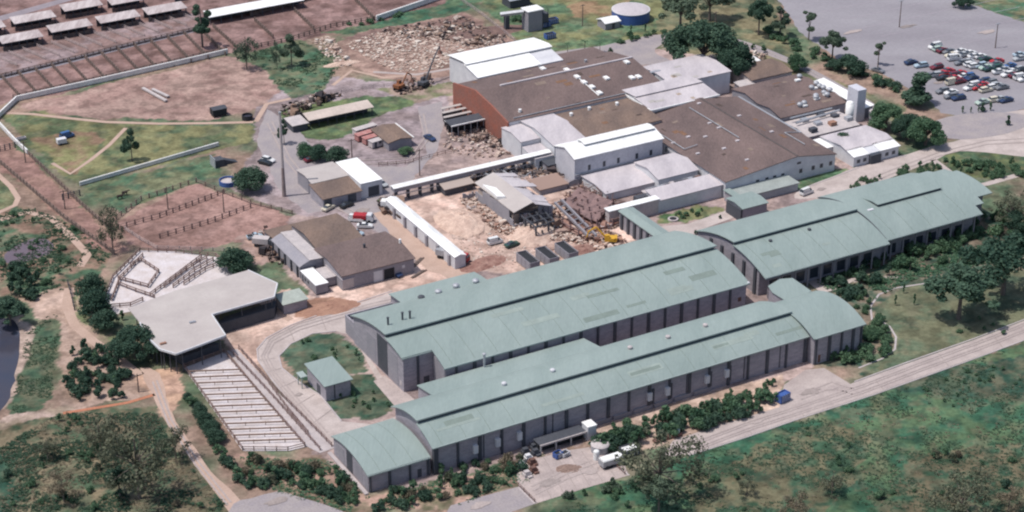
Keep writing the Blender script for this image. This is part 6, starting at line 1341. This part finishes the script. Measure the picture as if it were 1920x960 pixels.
T = [ # kind, base pixel, height factor, width factor, variant, label, [leaf]
 ('tall',380,88,1.6,1.2,0,'tall dark tree in front of the far feedlot shelters','dark'),
 ('sparse',463,130,1.35,0.8,0,'slender see-through tree left of the leaning tree above the rubble pit grass','gum'),
 ('gum',547,122,1.0,1.0,1,'leaning dark tree above the grass left of the rubble pit','gum'),
 ('sparse',520,130,1.0,.5,2,'thin bare-looking tree between two darker trees by the rubble pit','gum'),
 ('gum',248,302,0.95,0.75,1,'lone thin trunked tree on the yellowish grass','dark'),
 ('sparse',212,470,1.25,.7,1,'bare spreading tree at the corner of the brown paddocks','grey'),
 ('round',470,356,1.45,1.25,0,'round dense tree beside the open round tank',None),
 ('round',443,507,1.25,1.4,1,'round dense tree between upper pens and brown paddock',None),
 ('gum',533,270,.75,.55,1,'bushy dark tree just left of the tall chimney','dark'),
 ('round',600,300,1.0,1.05,0,'left bush of the dark clump below the grass by the chimney',None), ('round',575,295,0.85,1.0,1,'smallest bush of the dark clump beside the chimney','mid'),
 ('round',632,303,0.95,1.2,1,'right bush of the dark clump below the grass by the chimney',None),
 ('round',762,290,.5,1.05,0,'low wide bush below the small brown roofed store','mid'),
 ('fig',1318,128,1.75,1.35,0,'huge spreading dark fig tree behind the pale roofed store',None),
 ('fig',1375,148,1.35,0.95,1,'darker right-hand companion of the huge fig tree','dark'),
 ('gum',1275,62,1.6,1.5,0,'open gum tree at the top edge left of the huge fig','gum'),
 ('gum',1330,40,1.4,1.5,2,'gum tree at the top edge above the huge fig','gum'),
 ('gum',1422,66,1.35,1.05,0,'dark gum tree at the start of the car park tree strip','dark'),
 ('tall',1462,70,1.15,1.35,0,'first tall gum along the car park edge','gum'), ('tall',1516,75,0.95,1.2,1,'second, slimmer gum along the car park edge','gum'),
 ('gum',1560,112,1.05,1.15,0,'broad loose gum in the middle of the car park tree strip','gum'),
 ('tall',1646,122,0.8,1.0,1,'small lopsided tree standing alone at the car park edge','gum'),
 ('round',1592,140,1.3,1.35,0,'dark rounded tree beside the car park tree strip',None), ('round',1562,130,.6,1.2,1,'low dark bush left of the rounded tree by the car park',None),
 ('cone',1616,145,.75,.9,0,'small pointed tree right of the dark rounded tree','dark'),
 ('round',1495,132,1.1,1.0,1,'leafy tree at the corner of the reddish-brown workshop','mid'),
 ('cone',1720,196,1.9,2.2,0,'tall dark pointed tree at the edge of the car park',None),
 ('fig',1660,245,1.0,0.95,1,'left half of the big green tree clump beside the main road','mid'),
 ('fig',1735,272,1.05,0.95,1,'right half of the big green tree clump beside the main road','mid'),
 ('fig',1700,262,0.85,0.8,0,'dark middle tree of the clump beside the main road',None),
 ('round',1582,278,1.0,0.9,0,'round tree at the left corner of the white office',None),
 ('gum',1797,598,1.55,1.85,0,'big gum tree in the middle of the right lawn','dark'),
 ('gum',1880,552,1.8,1.7,2,'tall gum tree by the right frame edge','dark'),
 ('sparse',1895,430,1.1,1.2,1,'grey crowned tree at the right frame edge below the park path','grey'),
 ('fig',1905,440,.7,.7,0,'dark undergrowth tree below the grey crown at the right edge','dark'),
 ('sparse',262,935,1.9,1.15,1,'largest bare grey tree in the bottom left scrub','grey'),
 ('sparse',190,850,.9,.9,0,'grey tree left of the largest bare tree in the scrub','grey'),
 ('sparse',120,940,.8,1.0,2,'dry brown tree in the bottom left corner','dry'),
 ('gum',225,930,.75,1.0,0,'dark leafed tree under the largest bare tree','dark'),
 ('sparse',330,860,.9,1.0,2,'dry tree beside the dirt track in the bottom left scrub','grey'),
 ('sparse',90,860,.6,.9,0,'scrubby grey tree near the pond track','grey'),
 ('sparse',1235,935,1.5,1.35,1,'grey-green tree between the loading yard and the east road','grey'),
 ('gum',1235,960,.9,1.0,0,'dark leafy tree in front of the grey-green tree by the loading yard','gum'),
 ('sparse',1490,975,.7,1.0,2,'brown dry tree at the bottom edge, right of centre','dry'),
 ('sparse',1560,925,.6,.9,0,'grey tree in the meadow nearer the east road','grey'),
 ('sparse',1800,985,1.2,1.2,1,'large grey tree at the bottom edge near the right corner','grey'),
 ('sparse',1890,960,.7,1.0,2,'dry brown tree in the bottom right corner','dry'),
 ('sparse',1400,930,.5,.8,2,'low dry tree in the meadow right of the loading yard','grey'),
 ('fig',255,672,0.85,1.0,0,'large dark tree at the left corner of the pale shade roof',None),
 ('gum',20,610,.75,1.4,0,'dark tree overhanging the pond at the left frame edge','dark'), ('fig',15,590,.55,.7,0,'dense dark tree behind the pond tree at the left frame edge','dark'),
 ('round',170,560,1.35,1.1,0,'upper dark tree in the row left of the upper pens',None), ('round',178,592,1.4,1.2,1,'middle dark tree in the row left of the upper pens',None), ('round',200,618,1.1,1.1,0,'lower dark tree in the row left of the upper pens',None), ('cone',230,600,.75,1.0,1,'small pointed tree behind the large dark tree',None),
 ('palm',1064,100,.8,.8,0,'left palm beside the round road',None), ('palm',1096,96,.85,.85,0,'middle palm beside the round road',None), ('palm',1125,98,.8,.8,0,'right palm beside the round road',None),
 ('palm',710,388,.5,.5,0,'tiny palm at the corner of the white fronted workshop',None),
 ('cone',1678,573,.85,.6,1,'left sapling of the three on the lawn',None), ('cone',1694,550,.8,.6,1,'rear sapling of the three on the lawn',None), ('cone',1714,572,.9,.6,1,'right sapling of the three on the lawn',None),
 ('round',1180,70,.45,.6,0,'round bush in front of the white hut','mid'), ('cone',1183,62,.8,.6,1,'slim tree between the white hut and the blue tank','mid'), ('cone',1210,60,.8,.7,1,'slim tree below the blue water tank','dark'),
 ('round',1145,100,.35,.5,1,'small bush at the end of the brown lean-to roof',None), ('round',1560,300,.3,.4,0,'small bush at the corner of the factory wall',None),
 ('round',1305,440,.28,.35,0,'small dark bush at the corner of the far green hall',None), ('round',1350,410,.22,.3,1,'small bush on the courtyard path edge',None),
 ('cone',1890,235,.6,.7,0,'small pointed tree at the right edge by the grass oval','dark'),
]
for i, (k, x, y, s, wd, v, lab, mt) in enumerate(T): plant(k, x, y, lab, s, wd * (s if k in ('palm',) else s ** .5), v, i * 1.7, None, mt)
# dark shrubs at the far feedlot edge and by the car park entrance (rows)
SHR = []
def defer(kinds, rd, label, group, s, wd, mt, uw):
    k = rd.choice(kinds); v = rd.randrange(4); ro = rd.uniform(0, 6)
    if k in ('shrub', 'dryshrub'): SHR.append((s, k, v, ro, label, group, wd, mt, uw))
    else: RW.setdefault((label, group), []).append((uw, k, s, wd, v, ro, mt))
RW = {}
def row(kinds, px, n, label, group, s0, s1, seed=1, jit=1.0, mt=None, sxf=1.0):
    rd = random.Random(seed); pts = [U(a, b) for a, b in px]; seg = [math.dist(a, b) for a, b in zip(pts[:-1], pts[1:])]; tot = sum(seg)
    for i in range(n):
        d = tot * (i + .5) / n; j = 0
        while j < len(seg) - 1 and d > seg[j]: d -= seg[j]; j += 1
        t = d / seg[j]; u = pts[j][0] + (pts[j + 1][0] - pts[j][0]) * t + rd.uniform(-jit, jit); w = pts[j][1] + (pts[j + 1][1] - pts[j][1]) * t + rd.uniform(-jit, jit); s = rd.uniform(s0, s1)
        defer(kinds, rd, label, group, s, s * rd.uniform(.85, 1.2) * sxf, mt, (u, w))
def bed(kinds, px, n, label, group, s0, s1, seed=1, mt=None, hole=None):
    rd = random.Random(seed); poly = [U(a, b) for a, b in px]; us = [p[0] for p in poly]; ws = [p[1] for p in poly]; c = 0; t_ = 0; pts = []
    while c < n and t_ < 20000:
        t_ += 1; u = rd.uniform(min(us), max(us)); w = rd.uniform(min(ws), max(ws))
        if not inside(np.array([u]), np.array([w]), poly)[0]: continue
        if any((u - a) ** 2 + (w - b) ** 2 < (.9 * s0) ** 2 for a, b in pts): continue
        pts.append((u, w)); s = rd.uniform(s0, s1); defer(kinds, rd, label, group, s, s * rd.uniform(.6, 1.05), mt, (u, w)); c += 1
bed(['shrub'], [(1112,835),(1160,812),(1240,785),(1330,768),(1440,745),(1465,750),(1400,785),(1280,812),(1200,842),(1120,848)], 64, 'hedge shrub between the longest hall and the road', 'dense hedge between hall and east road', 1.4, 2.2, 1)
bed(['shrub'], [(1200,795),(1330,755),(1460,712),(1470,728),(1350,765),(1230,800)], 14, 'small shrub on gravel under the panel wall', 'scattered shrubs under the panel wall', .7, 1.2, 2)
bed(['shrub','shrub','dryshrub'], [(690,935),(760,905),(850,880),(975,858),(975,900),(900,925),(820,945),(700,958)], 60, 'shrub in the bed in front of the low annex', 'shrubs in the front bed', .8, 1.6, 3)
bed(['shrub','shrub','dryshrub'], [(445,860),(520,870),(590,868),(640,890),(690,930),(660,955),(600,930),(520,912),(465,925)], 58, 'shrub in the bed left of the low annex', 'shrubs in the bed below the pens', .9, 1.7, 4)
bed(['shrub'], [(120,670),(180,650),(235,700),(245,745),(150,762),(118,740)], 40, 'dark shrub in the block planting by the track', 'block planting left of the track', 1.1, 2.0, 5, 'dark')
row(['round'], [(370,775),(388,800),(408,835)], 4, 'large dark shrub beside the lower pens', 'large shrubs beside the lower pens', .55, .75, 6, .5)
row(['shrub'], [(352,745),(360,765)], 3, 'small dark shrub above the lower pen row', 'small shrubs above the lower pen row', 1.0, 1.4, 7, .5)
row(['shrub'], [(408,845),(425,870),(450,900),(470,915)], 8, 'shrub following the track below the pens', 'shrubs following the dirt track', 1.1, 1.6, 8, .6)
bed(['shrub'], [(1545,530),(1600,500),(1650,475),(1690,500),(1640,540),(1600,565),(1560,550)], 26, 'dark garden shrub by the curved garden path', 'garden shrubs by the curved path', 1.2, 2.0, 9, 'dark')
bed(['shrub'], [(1660,480),(1720,455),(1790,430),(1840,400),(1900,400),(1860,450),(1780,490),(1700,510)], 40, 'garden shrub below the easternmost green hall', 'garden shrubs below the easternmost hall', 1.2, 2.3, 10, 'mid')
bed(['shrub'], [(1612,625),(1650,600),(1676,635),(1665,665),(1600,688),(1540,678),(1560,660),(1610,655)], 28, 'shrub around the east end of the longest hall', 'shrubs at the east end of the longest hall', 1.0, 1.8, 11, 'mid')
bed(['shrub','dryshrub'], [(1580,545),(1640,560),(1640,600),(1600,580)], 8, 'small shrub in the pink mulch beside the lawn', 'small shrubs in the mulch', .8, 1.2, 12)
bed(['shrub'], [(1768,300),(1830,305),(1920,312),(1920,332),(1860,338),(1800,325)], 30, 'low shrub in the bed below the grass oval', 'shrubs below the grass oval', .9, 1.7, 13, 'mid')
bed(['shrub'], [(1675,325),(1700,315),(1760,305),(1755,325),(1690,332)], 12, 'island shrub above the easternmost green roof', 'island shrubs above the easternmost roof', .8, 1.3, 14, 'mid')
bed(['shrub'], [(1588,358),(1610,340),(1650,332),(1660,338),(1610,352)], 10, 'crescent bed shrub behind the easternmost roof', 'crescent bed shrubs', .8, 1.2, 15, 'mid')
bed(['shrub'], [(530,665),(575,635),(620,628),(665,655),(680,682),(620,690),(570,705)], 16, 'low shrub in the round lawn above the small green hut', 'low shrubs above the hut', .5, .9, 16, 'mid')
bed(['shrub'], [(610,745),(700,735),(735,760),(650,785)], 10, 'low shrub in the lawn below the small green hut', 'low shrubs below the hut', .5, .9, 17)
bed(['shrub'], [(1245,408),(1330,388),(1350,392),(1290,412)], 8, 'low courtyard shrub behind the green walkway', 'courtyard shrubs', .6, .9, 18, 'mid')
row(['shrub'], [(1435,60),(1480,85),(1530,105),(1600,135),(1660,160),(1700,185)], 22, 'undergrowth shrub in the car park tree strip', 'undergrowth of the car park tree strip', 1.2, 2.2, 19, 2.5)
row(['shrub'], [(1245,78),(1300,72),(1340,72),(1400,90),(1440,100)], 10, 'hedge shrub along the round road under the fig tree', 'hedge along the round road', 1.0, 1.6, 20, .6)
row(['cone'], [(1800,212),(1825,212),(1845,208),(1860,206)], 5, 'small upright bush at the car park corner', 'upright bushes at the car park corner', .5, .75, 21, .5)
bed(['shrub','dryshrub'], [(0,400),(60,395),(140,430),(195,485),(165,535),(100,540),(0,560)], 26, 'scrub bush around the muddy pond', 'scrub around the muddy pond', .5, 1.2, 22)
bed(['dryshrub','shrub'], [(10,850),(120,785),(280,780),(340,860),(430,960),(0,960)], 34, 'scrub bush in the bottom left thicket', 'bottom left scrub', .5, 1.3, 23)
bed(['dryshrub','shrub'], [(1290,900),(1400,850),(1520,790),(1650,820),(1600,920),(1500,960),(1380,960)], 16, 'meadow bush below the east road', 'dry bushes in the meadow', .5, 1.2, 24)
bed(['dryshrub'], [(1690,738),(1900,668),(1920,730),(1800,770)], 20, 'small bush just below the east road', 'small bushes below the east road', .4, .8, 25, 'dark')
bed(['dryshrub','shrub'], [(1640,860),(1920,830),(1920,960),(1620,960)], 14, 'bush under the grey trees, bottom right corner', 'bottom right bushes', .6, 1.4, 26)
bed(['shrub'], [(1020,955),(1100,915),(1200,905),(1180,955)], 12, 'leafy verge bush before the loading yard', 'verge bushes', .8, 1.4, 27, 'gum')
row(['shrub'], [(1820,590),(1850,595),(1880,620),(1800,625)], 5, 'small dark bush on the lawn right of the big gum', 'small lawn bushes', .5, .8, 28, 2)
bed(['shrub'], [(0,500),(50,495),(80,530),(60,570),(0,575)], 12, 'dark bush along the head of the pond', 'bushes at the pond head', 1.4, 2.2, 29, 'dark')
row(['shrub'], [(640,46),(700,44),(760,22)], 6, 'low bush in the grass above the rubble pit', 'bushes above the rubble pit', .8, 1.3, 30, 1.5)
row(['shrub'], [(1160,80),(1200,72),(1250,60)], 7, 'bush along the grass edge by the blue tank', 'bushes by the blue tank', .8, 1.4, 31, 1.2)
row(['shrub'], [(965,35),(985,40),(1000,50)], 4, 'dark bush at the foot of the grey bunker', 'bushes by the bunker', 1.2, 1.6, 32, .8, 'dark')
u, w = U(1802, 8)
plant('fig', 1806, 14, 'dark clump of trees at the top edge beyond the car park', .45, .5, 0, 0, None, 'dark')
SHR.sort(key=lambda a: -a[0] / math.hypot(*(wxy(*a[8]))) )
keep, rest = SHR[:288], SHR[288:]
grp = {}
for s_, k, v, ro, label, group, wd, mt, uw in keep: grp.setdefault((label, group), []).append((uw, k, s_, wd, v, ro, mt))
grp.update(RW)
for (label, group), lst in grp.items():
    lst.sort(key=lambda a: wxy(*a[0])[0] / wxy(*a[0])[1])
    for i, (uw, k, s_, wd, v, ro, mt) in enumerate(lst):
        plant(k, 0, 0, ordinal(i) + ' from the left: ' + label, s_, wd, v, ro, group, mt, uw)
vs = []; fs = 0
for s_, k, v, ro, label, group, wd, mt, uw in rest:
    cm = KINDS[k][v % len(KINDS[k])][0]; a = np.empty(len(cm.vertices) * 3); cm.vertices.foreach_get('co', a); a = a.reshape(-1, 3)
    x, y = wxy(*uw); c_, s2 = math.cos(ro), math.sin(ro)
    vs.append(np.stack([(a[:, 0] * c_ - a[:, 1] * s2) * wd + x, (a[:, 0] * s2 + a[:, 1] * c_) * wd + y, a[:, 2] * s_], 1))
v = np.concatenate(vs); nq = len(v) // 4
me = bpy.data.meshes.new('undergrowth'); me.vertices.add(len(v)); me.vertices.foreach_set('co', v.ravel()); me.loops.add(len(v)); me.loops.foreach_set('vertex_index', np.arange(len(v), dtype=np.int32))
me.polygons.add(nq); me.polygons.foreach_set('loop_start', np.arange(0, 4 * nq, 4, dtype=np.int32)); me.polygons.foreach_set('loop_total', np.full(nq, 4, dtype=np.int32)); me.update(calc_edges=True)
me.materials.append(LM['mid']); o = bpy.data.objects.new('undergrowth', me); COL.objects.link(o); prop(o, 'low green undergrowth scattered among the shrubs and scrub', 'undergrowth', None, 'stuff')
# grass and weeds nobody could count: leaf blades in tufts
def tufts(name, label, px, n, size, mname, seed, zr=.5):
    rs = np.random.RandomState(seed); poly = [U(a, b) for a, b in px]; pu = np.array(poly); lo, hi = pu.min(0), pu.max(0)
    q = rs.rand(n * 4, 2) * (hi - lo) + lo; nz = fbm(q[:, 0], q[:, 1], 6, seed); q = q[inside(q[:, 0], q[:, 1], poly) & (nz > .47)][:n]
    k = 4; n_ = len(q); x = q[:, 0] * CA - q[:, 1] * SA; y = q[:, 0] * SA + q[:, 1] * CA
    c = np.repeat(np.stack([x, y, np.zeros(n_)], 1), k, 0); m_ = len(c); a = rs.rand(m_) * 6.28; h = size * (.3 + .5 * rs.rand(m_)) * zr; wd = size * (.3 + .3 * rs.rand(m_)); r_ = size * (.4 + rs.rand(m_) * .8)
    bx = c + np.stack([np.cos(a) * r_ * .4, np.sin(a) * r_ * .4, 0 * a], 1); tx = c + np.stack([np.cos(a) * r_, np.sin(a) * r_, h], 1); s = np.stack([-np.sin(a) * wd, np.cos(a) * wd, 0 * a], 1)
    v = np.stack([bx - s, bx + s, tx + s * .5, tx - s * .5], 1).reshape(-1, 3); me = bpy.data.meshes.new(name); me.vertices.add(4 * m_); me.vertices.foreach_set('co', v.ravel()); me.loops.add(4 * m_)
    me.loops.foreach_set('vertex_index', np.arange(4 * m_, dtype=np.int32)); me.polygons.add(m_); me.polygons.foreach_set('loop_start', np.arange(0, 4 * m_, 4, dtype=np.int32)); me.polygons.foreach_set('loop_total', np.full(m_, 4, dtype=np.int32)); me.update(calc_edges=True)
    me.materials.append(LM[mname]); o = bpy.data.objects.new(name, me); COL.objects.link(o); return prop(o, label, 'grass', None, 'stuff')
tufts('meadow_grass', 'rough green meadow grass below the east road', [(1000,960),(1290,858),(1640,742),(1920,645),(1920,960)], 3600, .4, 'meadow', 1)
tufts('dry_grass', 'dry pale grass and weeds through the meadow below the east road', [(1280,900),(1640,760),(1920,700),(1920,960),(1250,960)], 500, .4, 'dry', 2)
tufts('scrub_grass', 'rank green grass in the bottom left scrub', [(0,840),(110,775),(290,775),(330,850),(440,960),(0,960)], 2600, .55, 'meadow', 3)
tufts('dry_grass', 'dry grass through the bottom left scrub', [(0,840),(110,775),(290,775),(330,850),(440,960),(0,960)], 1800, .45, 'dry', 4)
tufts('weeds', 'green weeds around the muddy pond', [(0,400),(60,390),(150,430),(205,482),(165,540),(60,560),(0,565)], 1200, .6, 'meadow', 5)
tufts('weeds', 'weeds on the grass bank beside the pond', [(50,625),(100,585),(112,600),(97,740),(40,780),(20,770)], 800, .4, 'meadow', 6)
tufts('weeds', 'weeds in the planted beds in front of the low green annex', [(450,858),(620,865),(690,932),(980,860),(1000,900),(850,950),(650,960),(520,925)], 1200, .5, 'mid', 7)
tufts('weeds', 'ground cover in the garden below the far green halls', [(1530,530),(1640,475),(1800,430),(1920,390),(1920,480),(1700,528),(1640,560),(1560,548)], 2000, .7, 'mid', 8)
tufts('weeds', 'low weeds on the grass left of the rubble pit', [(470,98),(560,78),(650,112),(600,170),(520,165)], 700, .5, 'meadow', 9)
